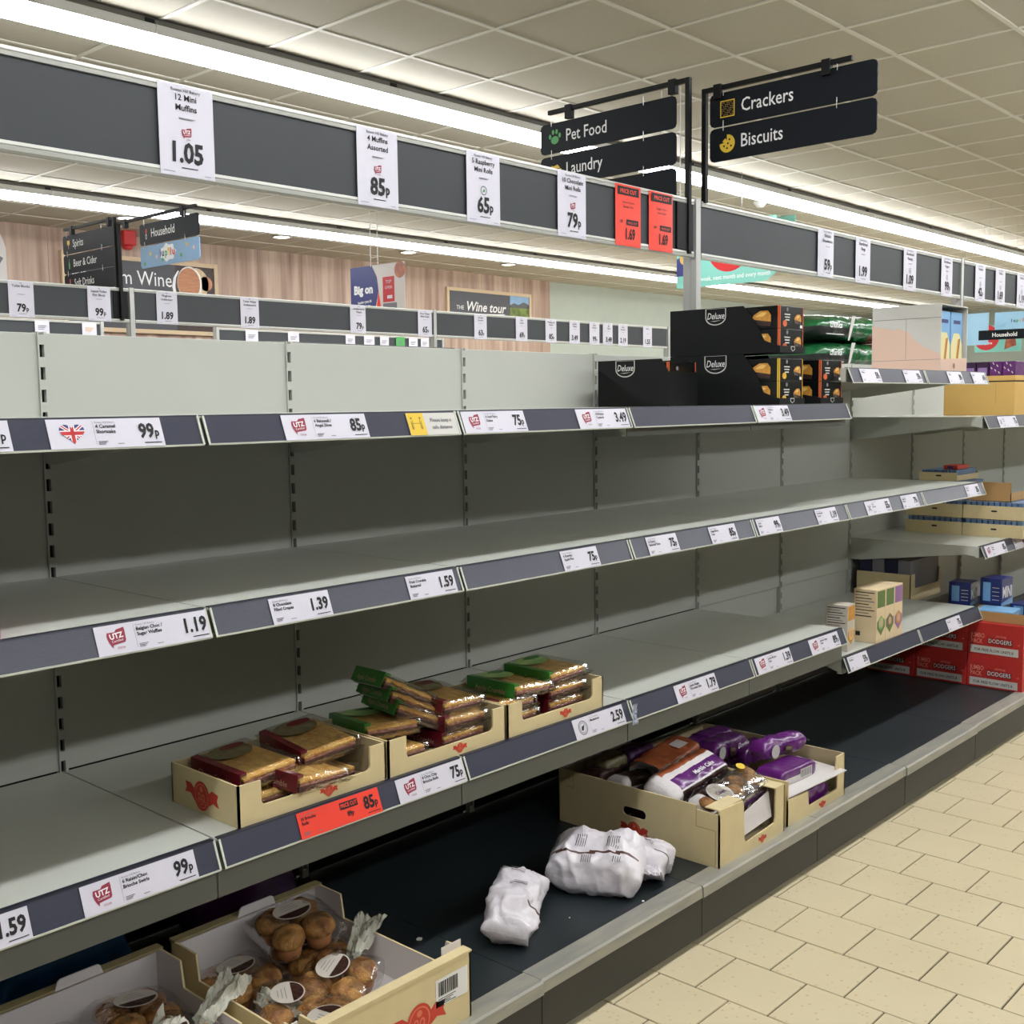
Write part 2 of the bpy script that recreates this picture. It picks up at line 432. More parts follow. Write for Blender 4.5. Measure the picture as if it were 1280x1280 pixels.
# ================================================================ GONDOLA A: the empty run of shelving
UX = [-.175,.495,1.163,1.834,2.494,3.151,3.808,4.482,5.157,5.88,6.6,7.27,7.94,8.61]
YB, YF = 2.48, 1.853
PITCH = .05
def upright_mesh():
    b = MB(); w_ = .02
    z = .155
    b.box(-w_/2,.0,0,-w_/2+.003,.03,1.633,'steel'); b.box(w_/2-.006,.0,0,w_/2,.03,1.633,'steel')
    while z < 1.62:
        b.box(-w_/2+.003,0,z,w_/2-.006,.03,min(z+.022,1.633),'steel'); z += PITCH
    b.box(-w_/2+.003,.012,.155,w_/2-.006,.03,1.62,'slot')
    return b
um = upright_mesh()
def shelf_part(bay, x0, x1, z, lip, depth=YB-YF, ysg=1, y0=YB, rail=True, end=False):
    """steel shelf between two uprights with its brackets, rail; ysg 1 = towards the camera"""
    yf = y0-depth*ysg; g = .002
    b = MB()
    lo, hi = min(yf,y0), max(yf,y0)
    b.box(x0+g,lo,z-.004,x1-g,hi,z,'shelf')
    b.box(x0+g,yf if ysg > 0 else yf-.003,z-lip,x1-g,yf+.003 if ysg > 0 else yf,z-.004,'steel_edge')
    b.box(x0+g,yf+(.003 if ysg>0 else -.02),z-lip,x1-g,yf+(.02 if ysg>0 else -.003),z-lip+.003,'shelf')
    b.box(x0+.1,(lo+hi)/2-.01,z-.022,x1-.1,(lo+hi)/2+.01,z-.004,'steel')
    sh = b.build('shelf_board', bay)
    for xa in (x0+g, x1-g-.003):
        fr = Fr((xa,y0,z),(0,-ysg,0),(0,0,1))
        q = MB(); t_ = .003
        fr.n = Vector((1,0,0))
        q.prism(fr, [(0,-.105),(.06,-.105),(depth-.06,-.04),(depth-.004,-lip+.002),(depth-.004,-.004),(0,-.004)], 0, t_, 'shelf')
        q.build('bracket', sh)
    if rail:
        r = MB(); rx0, rx1 = x0+.004, x1-.006
        prof = [(0,.002),(-.001,-.001),(-.021,-.052),(-.018,-.054),(.004,-.004),(.012,-.002),(.012,.002)]
        V = []; n = len(prof)
        for X in (rx0, rx1): V += [(X, yf-.002+p[0], z+p[1]) for p in prof]
        F = [(i,(i+1)%n,(i+1)%n+n,i+n) for i in range(n)]
        r.add(V, [F[1]], 'rail'); r.add(V, [f for k,f in enumerate(F) if k != 1]+[tuple(range(n))[::-1],tuple(range(n,2*n))], 'rail_dark')
        # clear lower catch and pale end clips
        r.box(rx0,yf-.0245,z-.0545,rx1,yf-.0215,z-.051,'rail_clip')
        for X in (rx0-.001, rx1-.003): 
            r.add([(X,yf-.002,z-.002),(X+.004,yf-.002,z-.002),(X+.004,yf-.024,z-.052),(X,yf-.024,z-.052),(X,yf-.005,z+.0005),(X+.004,yf-.005,z+.0005),(X+.004,yf-.026,z-.052),(X,yf-.026,z-.052)],
                  [(4,5,6,7)[::-1],(0,1,5,4),(2,3,7,6),(0,4,7,3),(1,2,6,5)], 'rail_clip')
        r.build('price_rail', sh)
    return sh
bay_lab = ['leftmost cut-off bay of the near shelving run','near shelving bay under the blank left end of the price board','near shelving bay with the red price cut ticket on its lowest shelf',
 'shelving bay behind the third cream cake tray','shelving bay behind the small black flat-topped tray','shelving bay below the stacked black dessert boxes','shelving bay behind the single small biscuit box',
 'shelving bay with the three upright biscuit boxes','shelving bay with stacked cream trays beside red cartons','further shelving bay under the orange carton','far shelving bay on the right of the orange carton','farthest-but-two shelving bay at the right edge','farthest-but-one shelving bay at the right edge']
for i in range(len(UX)-1):
    x0, x1 = UX[i], UX[i+1]
    bay = thing('shelving_bay', bay_lab[i] if i < len(bay_lab) else 'last bay of the shelving run', 'shelving', (0,0,0), group='bays of the pale grey shelving run')
    um2 = MB(); um2.add([(v[0]+x0,v[1]+YB-.006,v[2]) for v in um.v], [], 'steel'); um2.mats = list(um.mats); um2.f = um.f; um2.m = um.m; um2.sm = um.sm
    um2.build('upright', bay)
    for za, zb in ((.63,1.37),(1.372,1.632)):
        MB().rbox(x0+.0115,YB,za+.0015,x1-.0095,YB+.012,zb-.0015,'steel',.0015).build('back_panel', bay)
    MB().rbox(x0+.0115,YB+.01,.16,x1-.0095,YB+.02,.6285,'black' if i < 6 else 'steel',.0015).build('back_panel', bay, **({'label': 'black lower back panel'} if i < 6 else {}))  # black in the left bays paints the darkness of the open lower back
    # shelves
    if i <= 5: shelf_part(bay, x0, x1, 1.445, .055 if i < 4 else .078)
    if 6 <= i <= 7: shelf_part(bay, x0, x1, 1.573, .05)
    if i >= 8: shelf_part(bay, x0, x1, 1.375, .05)
    if i <= 7: shelf_part(bay, x0, x1, 1.082, .05)
    if i >= 8: shelf_part(bay, x0, x1, .788, .05)
    if i <= 5: shelf_part(bay, x0, x1, .628, .118)
    if 6 <= i <= 7: shelf_part(bay, x0, x1, .515, .06)
    # back of the gondola: two shelves to the next aisle and the deck
    shelf_part(bay, x0, x1, 1.60, .04, depth=.5, ysg=-1, y0=2.53, rail=False)
    shelf_part(bay, x0, x1, 1.05, .04, depth=.5, ysg=-1, y0=2.53, rail=False)
    MB().box(x0,2.53,.02,x1,3.3,.155,'deck').build('base_deck', bay)
    # base
    MB().box(x0+.001,1.655,.142,x1-.001,YB+.01,.155,'deck').build('base_deck', bay)
    dy = (0,.002,-.002,0.003)[i % 4]
    st = MB(); st.prism(Fr((x0+.001,0,0),(0,1,0),(0,0,1)), [(1.600+dy,.128),(1.601+dy,.155),(1.606+dy,.1595),(1.662+dy,.1595),(1.662+dy,.156),(1.604+dy,.1545),(1.604+dy,.128)], 0, x1-x0-.002, 'strip'); st.build('edge_strip', bay)
    kb = MB(); kb.rbox(x0+.001,1.606,.018,x1-.001,1.618,.144,'kick',.0015); kb.build('kickboard', bay)
    MB().box(x0+.001,1.66,0,x1-.001,1.68,.142,'black').build('plinth', bay)

# ---------------------------------------------------------------- price boards above the gondolas
def board(x0, x1, y, z0, z1, label, posts=()):
    t = thing('price_board', label, 'price board', ((x0+x1)/2, y, z0)); h = z1-z0; L = (x1-x0)/2
    MB().rbox(-L,0,.012,L,.014,h-.012,'board',.001).build('panel', t)
    for zz in (0, h-.02):
        r = MB(); r.prism(Fr((-L,0,zz),(0,1,0),(0,0,1)), [(-.006,0),(.02,0),(.02,.02),(-.006,.02),(-.007,.0125),(-.0045,.010),(-.007,.0075)], 0, 2*L, 'alu'); r.build('rail', t)
    for px in posts:
        p = MB(); p.rbox(px-(x0+x1)/2-.02,.016,-z0+.2,px-(x0+x1)/2+.02,.05,h+.004,'post',.003); p.rbox(px-(x0+x1)/2-.0165,-.009,-z0+1.64,px-(x0+x1)/2+.0165,.018,h+.006,'post',.002); p.build('post', t)
    return t
board(-1.2, 3.775, 2.484, 2.02, 2.24, 'long dark grey price board over the near shelves, left of the post', posts=(-.9,))
board(3.83, 6.49, 2.484, 2.02, 2.24, 'dark grey price board right of the post, under the crackers sign', posts=(3.803,))
board(6.545, 9.4, 2.484, 2.02, 2.24, 'dark grey price board farthest right over the shelving run', posts=(6.515,))
MB_ = MB().rbox(3.655,2.474,2.042,3.765,2.483,2.218,'black',.001)
o = MB_.build('blanking_plate'); o['label'] = 'black blanking plate on the price board beside the post'; o['category'] = 'plate'
board(-1.2, 3.81, 6.85, 2.02, 2.24, 'second-row price board at left, below the spirits sign', posts=(-.5,))
board(3.85, 6.545, 6.85, 2.02, 2.24, 'second-row price board below the household sign', posts=(3.83,))
board(6.58, 9.93, 6.85, 2.02, 2.24, 'second-row price board below the wine tour picture', posts=(6.56,9.96))
o = MB().rbox(3.70,6.842,2.042,3.80,6.85,2.218,'black',.001).build('blanking_plate'); o['label'] = 'black blanking plate on the second-row board under the spirits sign'; o['category'] = 'plate'
board(-1.2, 5.10, 9.7, 2.03, 2.245, 'third-row price board at far left, mostly hidden', posts=(.5,5.12))
board(6.35, 9.40, 9.7, 2.03, 2.245, 'third-row price board under the wine pictures, mostly hidden', posts=(6.33,9.42))

# bodies of the two gondolas behind
for gy, xa, xb, lab in ((6.85,-1.2,9.93,'second shelving run, between the two aisles behind'), (9.7,-1.2,9.4,'third shelving run in front of the wood wall')):
    g = thing('shelving_run', lab, 'shelving', (0,gy,0))
    x = xa
    while x < xb-.3:
        x1 = min(x+.67, xb); MB().rbox(x+.003,0,.15,x1-.003,.03,1.9,'steel',.002).build('back_panel', g)
        for z in (.15,.6,1.05,1.5): MB().box(x+.003,-.5,z-.03,x1-.003,0,z,'shelf').build('shelf_board', g)
        x = x1

# unseen shelving across the aisle, added behind the camera to cut bounced light
g = thing('shelving_run', 'unseen shelving run added behind the camera to cut bounced light', 'shelving', (0,-1.65,0))
x = -2.0
while x < 16:
    MB().rbox(x+.003,-.03,.15,x+1.327,0,1.9,'brown_card2',.002).build('back_panel', g)
    for z in (.15,.55,1.0,1.45): MB().box(x+.003,0,z-.03,x+1.327,.6,z,'shelf').build('shelf_board', g)
    MB().box(x+.003,.6,0,x+1.327,.85,.15,'kick').build('kickboard', g)
    for z in (.55,1.0,1.45): MB().box(x+.003,.6,z-.05,x+1.327,.61,z,'rail').build('price_rail', g)
    MB().box(x+.003,-.02,2.02,x+1.327,0,2.24,'board').build('price_board', g)
    x += 1.33
# ---------------------------------------------------------------- logos and prints
def logo_bubble(b, fr, x, y, h, name=True):
    k = h
    P = [(-.5,.30),(-.1,.30),(.0,.42),(.42,.50),(.44,.34),(.42,-.15),(.36,-.26),(.0,-.30),(-.28,-.34),(-.30,-.5),(-.42,-.30),(-.5,-.1),(-.54,.1)]
    b.plate(fr, [(x+a*k,y+c*k) for a,c in P], 'logo')
    b.text(fr, 'UTZ', x-.03*k, y-.02*k, .27*k, 'logo_w', bold=.03, maxw=.72*k, rot=.1, z=.0012)
    b.text(fr, 'Certified', x-.03*k, y-.2*k, .12*k, 'logo_w', maxw=.7*k, rot=.1, z=.0012)
    if name: b.text(fr, 'COCOA', x+.1*k, y-.56*k, .11*k, 'logo', bold=.01, maxw=.42*k)
def circle(x, y, r, n=20, sx=1): return [(x+r*sx*math.cos(2*math.pi*i/n), y+r*math.sin(2*math.pi*i/n)) for i in range(n)]
def logo_round(b, fr, x, y, h):
    b.plate(fr, circle(x,y,h/2), 'ink_grey', holes=[circle(x,y,h*.43)]); b.plate(fr, circle(x,y,h*.36), 'ink_grey', holes=[circle(x,y,h*.32)])
    b.plate(fr, [(x-h*.2,y-h*.15),(x-h*.02,y-h*.2),(x+h*.2,y+h*.2),(x+h*.02,y+h*.12),(x-.12*h,y+.1*h)], 'ink')
def logo_frog(b, fr, x, y, h):
    b.plate(fr, circle(x,y,h/2), 'ink_grey', holes=[circle(x,y,h*.4)]); b.plate(fr, [(x-h*.2,y-h*.2),(x+h*.2,y-h*.15),(x+.1*h,y+.2*h),(x-.1*h,y+.05*h)], 'green')
def heart(x, y, h, n=40):
    P = []
    for i in range(n):
        t = 2*math.pi*i/n; P.append((x+h*.5*1.12*(math.sin(t)**3), y+h*.5*((13*math.cos(t)-5*math.cos(2*t)-2*math.cos(3*t)-math.cos(4*t))/16+.1)))
    return P
def clip_poly(P, a, b, c):   # keep a*x+b*y<=c
    out = []
    for i in range(len(P)):
        p, q = P[i], P[(i+1) % len(P)]; dp = a*p[0]+b*p[1]-c; dq = a*q[0]+b*q[1]-c
        if dp <= 0: out.append(p)
        if dp*dq < 0: t = dp/(dp-dq); out.append((p[0]+(q[0]-p[0])*t, p[1]+(q[1]-p[1])*t))
    return out
def band(P, cx, cy, ang, hw):
    a, b = -math.sin(ang), math.cos(ang); c = a*cx+b*cy
    return clip_poly(clip_poly(P, a, b, c+hw), -a, -b, -c+hw)
def logo_flag(b, fr, x, y, h):
    H = heart(x,y,h); cy = y+.02*h
    b.plate(fr, H, 'blue', z=.0006)
    for ang in (.65,-.65,): b.plate(fr, band(H,x,cy,ang,.07*h), 'logo_w', z=.0008); b.plate(fr, band(H,x,cy,ang,.028*h), 'red', z=.001)
    for ang in (0, math.pi/2): b.plate(fr, band(H,x,cy,ang,.13*h), 'logo_w', z=.0012); b.plate(fr, band(H,x,cy,ang,.08*h), 'red', z=.0014)
def logo_saltire(b, fr, x, y, h):
    for ang in (.8,-.8): b.plate(fr, band(circle(x,y,h/2),x,y,ang,.09*h), 'ink_grey')
def micro(b, fr, x, y, w_, n, m='ink_grey', h=.0012, gap=.0026):
    for i in range(n):
        b.rect(fr, x, y-i*gap, x+w_*(1-.3*((i*7) % 3)/2), y-i*gap+h, m, .0008)

def price(b, fr, s, x, y, h, maxw=None, m='ink'):
    if s.endswith('p'):
        b.text(fr, s[:-1], x-h*.40, y, h, m, al='R', sx=.8, bold=.035, shear=.04); b.text(fr, 'p', x-h*.36, y+h*.08, h*.6, m, al='L', sx=.8, bold=.03, shear=.04)
    else: b.text(fr, s, x, y, h, m, al='R', sx=.8, bold=.035, shear=.04)

def ticket(x0, x1, z, brand, lines, pr, label, logo=None, was=None, red=False, yf=YF, tiltz=0):
    H = .051; W = x1-x0
    # rail face: from (yf, z) down to (yf-.02, z-.051)
    t = thing('price_ticket', label, 'price ticket', (x0, yf-.0232, z-.0515), group='shelf edge price tickets')
    fr = Fr((0,-.0012,0), (1,0,0), (0,.020,.051)); H = .0535
    if tiltz: fr = Fr((0,-.0012,0), (1,0,tiltz), (0,.020,.051))
    b = MB(); b.prism(fr, [(0,0),(W,0),(W,H),(0,H)], 0, .0008, 'card_red' if red else 'card'); b.build('card', t)
    fr = Fr(fr.o+fr.n*.0008, fr.u, fr.v)
    g = MB(); xt = .008
    if logo == 'flag': logo_flag(g, fr, .042, H*.5, .04); xt = .085
    elif logo == 'utz': logo_bubble(g, fr, .04, H*.54, .036); xt = .078
    elif logo == 'round': logo_round(g, fr, .036, H*.5, .038); xt = .07
    elif logo == 'saltire': logo_saltire(g, fr, .028, H*.5, .03); xt = .055
    if logo and g.v: g.build('logo', t)
    b = MB()
    if logo: b.rect(fr, xt-.004, .006, xt-.0035, H-.004, 'ink_grey')
    b.text(fr, brand, xt, H-.0085, .0035, 'ink_grey', al='L', maxw=.045)
    for i, s in enumerate(lines): b.text(fr, s, xt, H-.017-i*.0095, .0062, 'ink', al='L', bold=.025, maxw=W-xt-.052)
    micro(b, fr, xt, .011, .018, 3); micro(b, fr, xt+.035, .006, .012, 1)
    if was:
        b.rect(fr, W*.5, H*.58, W*.72, H*.86, 'ink', .0008); b.text(fr, 'PRICE CUT', W*.61, H*.65, .008, 'card_red', bold=.02, maxw=W*.2, z=.0011)
        b.text(fr, was, W*.61, H*.28, .010, 'ink', bold=.03, sx=.8); b.rect(fr, W*.57, H*.36, W*.66, H*.38, 'ink', .001)
    price(b, fr, pr, W-.007, .0165, .024 if W < .2 else .026)
    micro(b, fr, W-.04, .006, .034, 1, h=.0016, m='ink')
    b.build('lettering', t)
RH = 'Rowan Hill Bakery'
# shelf 1 (z 1.445)
Z1, Z2, Z3 = 1.445, 1.082, .628
ticket(.588,.803,Z1,RH,['4 Iced','Buns'],'89p','white ticket cut off at the left edge of the top shelf','utz')
ticket(.866,1.077,Z1,RH,['4 Caramel','Shortcake'],'99p','white ticket with union flag heart, 99p caramel shortcake, top shelf','flag')
ticket(1.342,1.557,Z1,RH,['6 Bakewell /','Angel Slices'],'85p','white 85p ticket for bakewell and angel slices on the top shelf rail','utz')
ticket(1.845,2.061,Z1,RH,['6 Iced Fairy','Cakes'],'75p','white 75p ticket beside the yellow safe distance strip','utz')
ticket(2.263,2.478,Z1,RH,['All Butter','Custards'],'3.49','white 3.49 ticket below the small black dessert tray','utz')
ticket(3.158,3.372,Z1,RH,['12 Mince','Pies'],'3.49','white 3.49 ticket below the two stacked black dessert trays','utz')
# shelf 2
ticket(.932,1.158,Z2,RH,['Belgian Choc /','Sugar Waffles'],'1.19','white 1.19 ticket for Belgian chocolate and sugar waffles, middle shelf','utz')
ticket(1.298,1.446,Z2,RH,['8 Chocolate','Filled Crepes'],'1.39','white 1.39 ticket for chocolate filled crepes, middle shelf')
ticket(1.663,1.81,Z2,RH,['Fruit Crumble','Buttered'],'1.59','white 1.59 ticket on the middle shelf rail')
ticket(2.197,2.346,Z2,RH,['6 Bramley','Apple Pies'],'75p','white 75p apple pie ticket on the scratched middle shelf rail')
ticket(2.571,2.72,Z2,RH,['6 Cherry','Bakewell Tarts'],'75p','white 75p bakewell tart ticket, second rail section from the apple pies')
ticket(2.893,3.043,Z2,RH,['Angel Slices','Cake'],'85p','white 85p ticket on the middle shelf between 75p and 99p tickets')
ticket(3.172,3.32,Z2,RH,['Cake','Slices'],'99p','small white 99p ticket on the middle shelf rail')
ticket(3.568,3.722,Z2,RH,['Shortbread','Round'],'1.19','small white 1.19 ticket on the middle shelf, left of the cross ticket')
ticket(3.955,4.165,Z2,RH,['Oat','Biscuits'],'55p','white 55p ticket with a dark diagonal cross, middle shelf','saltire')
ticket(4.273,4.426,Z2,RH,['Digestive','Biscuits'],'79p','small white 79p ticket right of the diagonal cross ticket')
ticket(4.936,5.092,Z2,RH,['Rich Tea','Fingers'],'35p','last white ticket at the right end of the middle shelf')
# shelf 3
ticket(.575,.791,Z3,RH,['Butter','Croissants'],'1.59','white 1.59 ticket cut by the left edge, lowest shelf','utz')
ticket(.883,1.109,Z3,RH,['6 Raisin/Choc','Brioche Swirls'],'99p','white 99p ticket for brioche swirls above the muffin trays','utz')
ticket(1.349,1.567,Z3,RH,['10 Brioche','Rolls'],'85p','bright red price cut ticket, 85p brioche rolls', was='89p', red=True)
ticket(1.619,1.83,Z3,RH,['8 Choc Chip','Brioche Rolls'],'75p','white 75p ticket right beside the red price cut ticket','utz')
ticket(2.24,2.457,Z3,RH,['Madeleines',''],'2.59','white 2.59 madeleines ticket with a round grey seal','round')
ticket(2.711,2.932,Z3,RH,['Jumbo Belgian','Chocolate Cake'],'1.79','white 1.79 ticket on the lowest shelf right of the torn tape','utz')
ticket(3.172,3.40,Z3,RH,['Jumbo Madeira','Cake'],'1.39','white 1.39 ticket above the purple packs','utz')
ticket(3.534,3.751,Z3,RH,['Jamaica Ginger','Cake'],'89p','white 89p ticket at the right end of the lowest shelf','utz')
ticket(3.835,3.995,.515,RH,['Crackers',''],'59p','white 59p ticket on the low shelf below the three biscuit boxes')
ticket(4.764,4.917,.515,RH,['Crackers',''],'75p','white 75p ticket at the right of the low biscuit shelf')
for a, b_, p_, nm in ((3.896,4.057,'59p','first of four on the high right shelf'), (4.271,4.431,'59p','second of four on the high right shelf'), (4.708,4.865,'39p','third of four on the high right shelf'), (4.975,5.136,'69p','last of four on the high right shelf')):
    ticket(a, b_, 1.573, RH, ['Wafers',''], p_, 'small white ticket, '+nm)
ticket(5.311,5.555,1.375,RH,['Wafer','Curls'],'75p','white ticket on the rail below the orange carton','saltire')
ticket(5.195,5.455,.788,RH,['Custard','Creams'],'85p','white ticket with a red round mark below the cream trays','utz')
ticket(5.564,5.724,.788,RH,['Bourbon','Creams'],'45p','white ticket at the right edge, below the cream trays')
# safe distance strip
t = thing('notice_strip', 'yellow and grey strip asking shoppers to keep a safe distance', 'notice', (1.674,YF-.0232,Z1-.0515))
fr = Fr((0,-.0012,0),(1,0,0),(0,.020,.051))
b = MB(); b.prism(fr, [(0,0),(.15,0),(.15,.052),(0,.052)], 0, .0008, 'pale_grey'); b.build('card', t)
fr = Fr(fr.o+fr.n*.0008, fr.u, fr.v)
b = MB(); b.rect(fr, 0,0,.05,.052,'yellow'); b.build('yellow_field', t)
b = MB(); b.text(fr,'Please keep a',.101,.031,.0085,'ink_grey',bold=.02,maxw=.092); b.text(fr,'safe distance',.101,.014,.0085,'ink_grey',bold=.02,maxw=.092)
for sx_ in (-1,1):
    b.plate(fr, circle(.025+sx_*.013,.040,.0028,12), 'brown_print')
    b.plate(fr, [(.025+sx_*.016,.036),(.025+sx_*.016,.014),(.025+sx_*.013,.014),(.025+sx_*.013,.030),(.025+sx_*.007,.028),(.025+sx_*.007,.026),(.025+sx_*.019,.026),(.025+sx_*.019,.036)][:4], 'brown_print')
    b.rect(fr, .025+sx_*.011-.0008,.014,.025+sx_*.011+.0008,.036,'brown_print')
b.rect(fr,.013,.027,.037,.0284,'brown_print'); b.build('lettering', t)

def header_card(x0, x1, y, brand, lines, pr, label, logo=None, red=False, z0=2.021, z1=2.236, grp='price cards on the overhead board', curl=.0, fine=True):
    W = x1-x0; H = z1-z0
    t = thing('price_card', label, 'price card', (x0, y-.0085, z0), group=grp)
    b = MB(); n = 6; V = []; F = []
    for i in range(n+1):
        u_ = i/n; yy = -curl*math.sin(math.pi*u_)
        V += [(W*u_,yy,0),(W*u_,yy,H),(W*u_,yy+.0008,0),(W*u_,yy+.0008,H)]
    for i in range(n):
        a = i*4; F += [(a,a+4,a+5,a+1),(a+2,a+3,a+7,a+6),(a+1,a+5,a+7,a+3),(a,a+2,a+6,a+4)]
    F += [(0,1,3,2),(n*4,n*4+2,n*4+3,n*4+1)]
    b.add(V, F, 'card_red' if red else 'card'); b.build('card', t)
    fr = FY((0,-curl-.0005,0))
    b = MB()
    if red:
        b.rect(fr, W*.08, H*.83, W*.92, H*.97, 'ink', .0006); b.text(fr, 'PRICE CUT', W/2, H*.865, .014, 'card_red', bold=.02, maxw=W*.78, z=.001)
        b.text(fr, lines[0], W/2, H*.70, .008, 'ink', maxw=W*.7); b.text(fr, lines[1], W/2, H*.63, .008, 'ink', maxw=W*.6)
        b.text(fr, '1.99', W*.22, H*.37, .011, 'ink', sx=.7, bold=.02); b.rect(fr, W*.42, H*.35, W*.9, H*.44, 'ink', .0006); b.text(fr, 'PRICE CUT', W*.66, H*.37, .008, 'card_red', bold=.01, maxw=W*.42, z=.001)
        b.text(fr, pr, W/2+.012, H*.12, .037, 'ink', sx=.68, bold=.035)
    else:
        b.text(fr, brand, W/2, H*.93, .0075, 'ink', maxw=W*.78, bold=.005)
        for i, s in enumerate(lines): b.text(fr, s, W/2, H*(.835-i*.11), .0145, 'ink', bold=.016, maxw=W*.78 if len(s) > 8 else W*.6)
        micro(b, fr, W*.36, H*.64, W*.3, 2)
        micro(b, fr, W*.06, H*.04, W*.2, 1); micro(b, fr, W*.38, H*.09, W*.3, 1, m='ink', h=.002); micro(b, fr, W*.8, H*.03, W*.12, 1)
        h = .046
        if pr.endswith('p'):
            b.text(fr, pr[:-1], W*.66, H*.16, h, 'ink', al='R', sx=.85, bold=.035, shear=.03, maxw=W*.5); b.text(fr, 'p', W*.68, H*.18, h*.58, 'ink', al='L', sx=.85, bold=.03)
        else: b.text(fr, pr, W*.5, H*.16, h, 'ink', sx=.85, bold=.035, shear=.03, maxw=W*.7)
        if logo == 'utz': q = MB(); logo_bubble(q, fr, W*.5, H*.48, .028); q.build('logo', t)
        if logo == 'frog': q = MB(); logo_frog(q, fr, W*.5, H*.47, .028); q.build('logo', t)
    b.build('lettering', t)
Y1 = 2.484
header_card(1.475,1.626,Y1,RH,['12 Mini','Muffins'],'1.05','large white overhead card, 12 mini muffins at 1.05','utz')
header_card(2.085,2.236,Y1,RH,['4 Muffins','Assorted'],'85p','white overhead card for four assorted muffins, 85p','utz')
header_card(2.518,2.667,Y1,RH,['5 Raspberry','Mini Rolls'],'65p','white overhead card for raspberry mini rolls, 65p','frog')
header_card(2.951,3.101,Y1,RH,['10 Chocolate','Mini Rolls'],'79p','white overhead card for chocolate mini rolls, 79p','utz', curl=.004)
header_card(3.269,3.421,Y1,RH,['Lemon/Victoria','Sponge Cake'],'1.69','left one of the two red price cut cards overhead', red=True)
header_card(3.473,3.626,Y1,RH,['Belgian Choc /','Sweet Cake'],'1.69','right one of the two red price cut cards, beside the post', red=True, curl=.003)
header_card(4.785,4.938,Y1,RH,['Grissini','Breadsticks'],'59p','white overhead card priced 59p, first right of the crackers sign', curl=.008)
header_card(5.167,5.324,Y1,RH,['Shortbread','Rings'],'1.99','white overhead card priced 1.99 right of the 59p card')
header_card(5.715,5.872,Y1,RH,['Shortbread','Rounds'],'1.09','white overhead card priced 1.09 above the pink carton','frog')
header_card(6.208,6.363,Y1,RH,['Shortbread','Fingers'],'99p','white overhead 99p card just left of the far post','frog')
header_card(6.708,6.863,Y1,RH,['Cookies',''],'42p','white overhead 42p card just right of the far post','frog')
header_card(7.035,7.195,Y1,RH,['Wafers',''],'1.69','white overhead 1.69 card near the right edge','frog')
header_card(7.41,7.57,Y1,RH,['Biscuits',''],'1.19','white overhead card cut by the right edge','frog')
Y2 = 6.85; W5 = 'W5'; G2 = 'price cards on the second-row board'
for a, ls, p_, lab in ((3.024,['Toilet Blocks',''],'79p','79p toilet blocks card at the left edge'), (3.524,['Liquid Toilet','Rim Block'],'99p','99p rim block card under the spirits sign'), (4.005,['Plughole','Unblocker'],'1.89','1.89 plughole unblocker card under the household sign'),
  (4.66,['Toilet Wipes','Antibacterial'],'1.89','1.89 toilet wipes card right of the barrel picture'), (5.654,['Antibacterial','Wipes'],'79p','79p curled wipes card under the blue hanging poster'), (6.365,['Floor Wipes','Multi Clean'],'65p','65p card beside the second-row board joint'),
  (7.024,['Sponge','Scourer'],'63p','63p card under the wine tour picture'), (7.557,['Dish','Cloths'],'69p','69p card under the wine tour photo'), (7.964,['Washing Up','Gloves'],'85p','85p card right of the 69p card'),
  (8.311,['Laundry','Tablets'],'3.49','first 3.49 card of the second-row board'), (8.614,['Fabric','Softener'],'99p','99p card between the two 3.49 cards'), (8.825,['Bio','Tablets'],'3.49','curled second 3.49 card of the second-row board'),
  (9.074,['Stain',' Remover'],'2.19','2.19 card near the end of the second-row board'), (9.493,['Bleach',''],'1.55','last card, 1.55, at the end of the second-row board')):
    header_card(a, a+.155, Y2, 'own label' if False else '', ls, p_, 'small white '+lab, grp=G2, curl=.012 if '3.49 c' in lab and 'curled' in lab or 'wipes card under' in lab else .002) if False else header_card(a, a+.155, Y2, W5, ls, p_, 'small white '+lab, grp=G2, curl=.012 if 'curled' in lab else .0)
for k, (a, c_) in enumerate(((4.499,.128),(4.928,.136),(6.651,.15),(7.172,.14),(7.938,.13),(8.198,.15),(8.431,.13),(8.67,.135),(8.867,.137),(9.055,.128))):
    header_card(a, a+c_, 9.7, 'offer', ['Wine',''], '5.99', 'pale card on the third-row board, partly hidden by the shelving top', z0=2.035, z1=2.245, grp='cards on the third-row board') if False else None
    t = thing('price_card', 'pale card, '+ORD[k]+' from the left on the hidden third-row board', 'price card', (a, 9.69, 2.035), group='cards on the third-row board')
    MB().rbox(0,0,0,c_,.002,.2,'card' if k != 7 else 'green',.0004).build('card', t)
    b = MB(); micro(b, FY((0,-.0005,0)), c_*.2, .15, c_*.6, 3, m='ink_grey' if k != 1 else 'box_orange', h=.006, gap=.014); b.build('lettering', t)

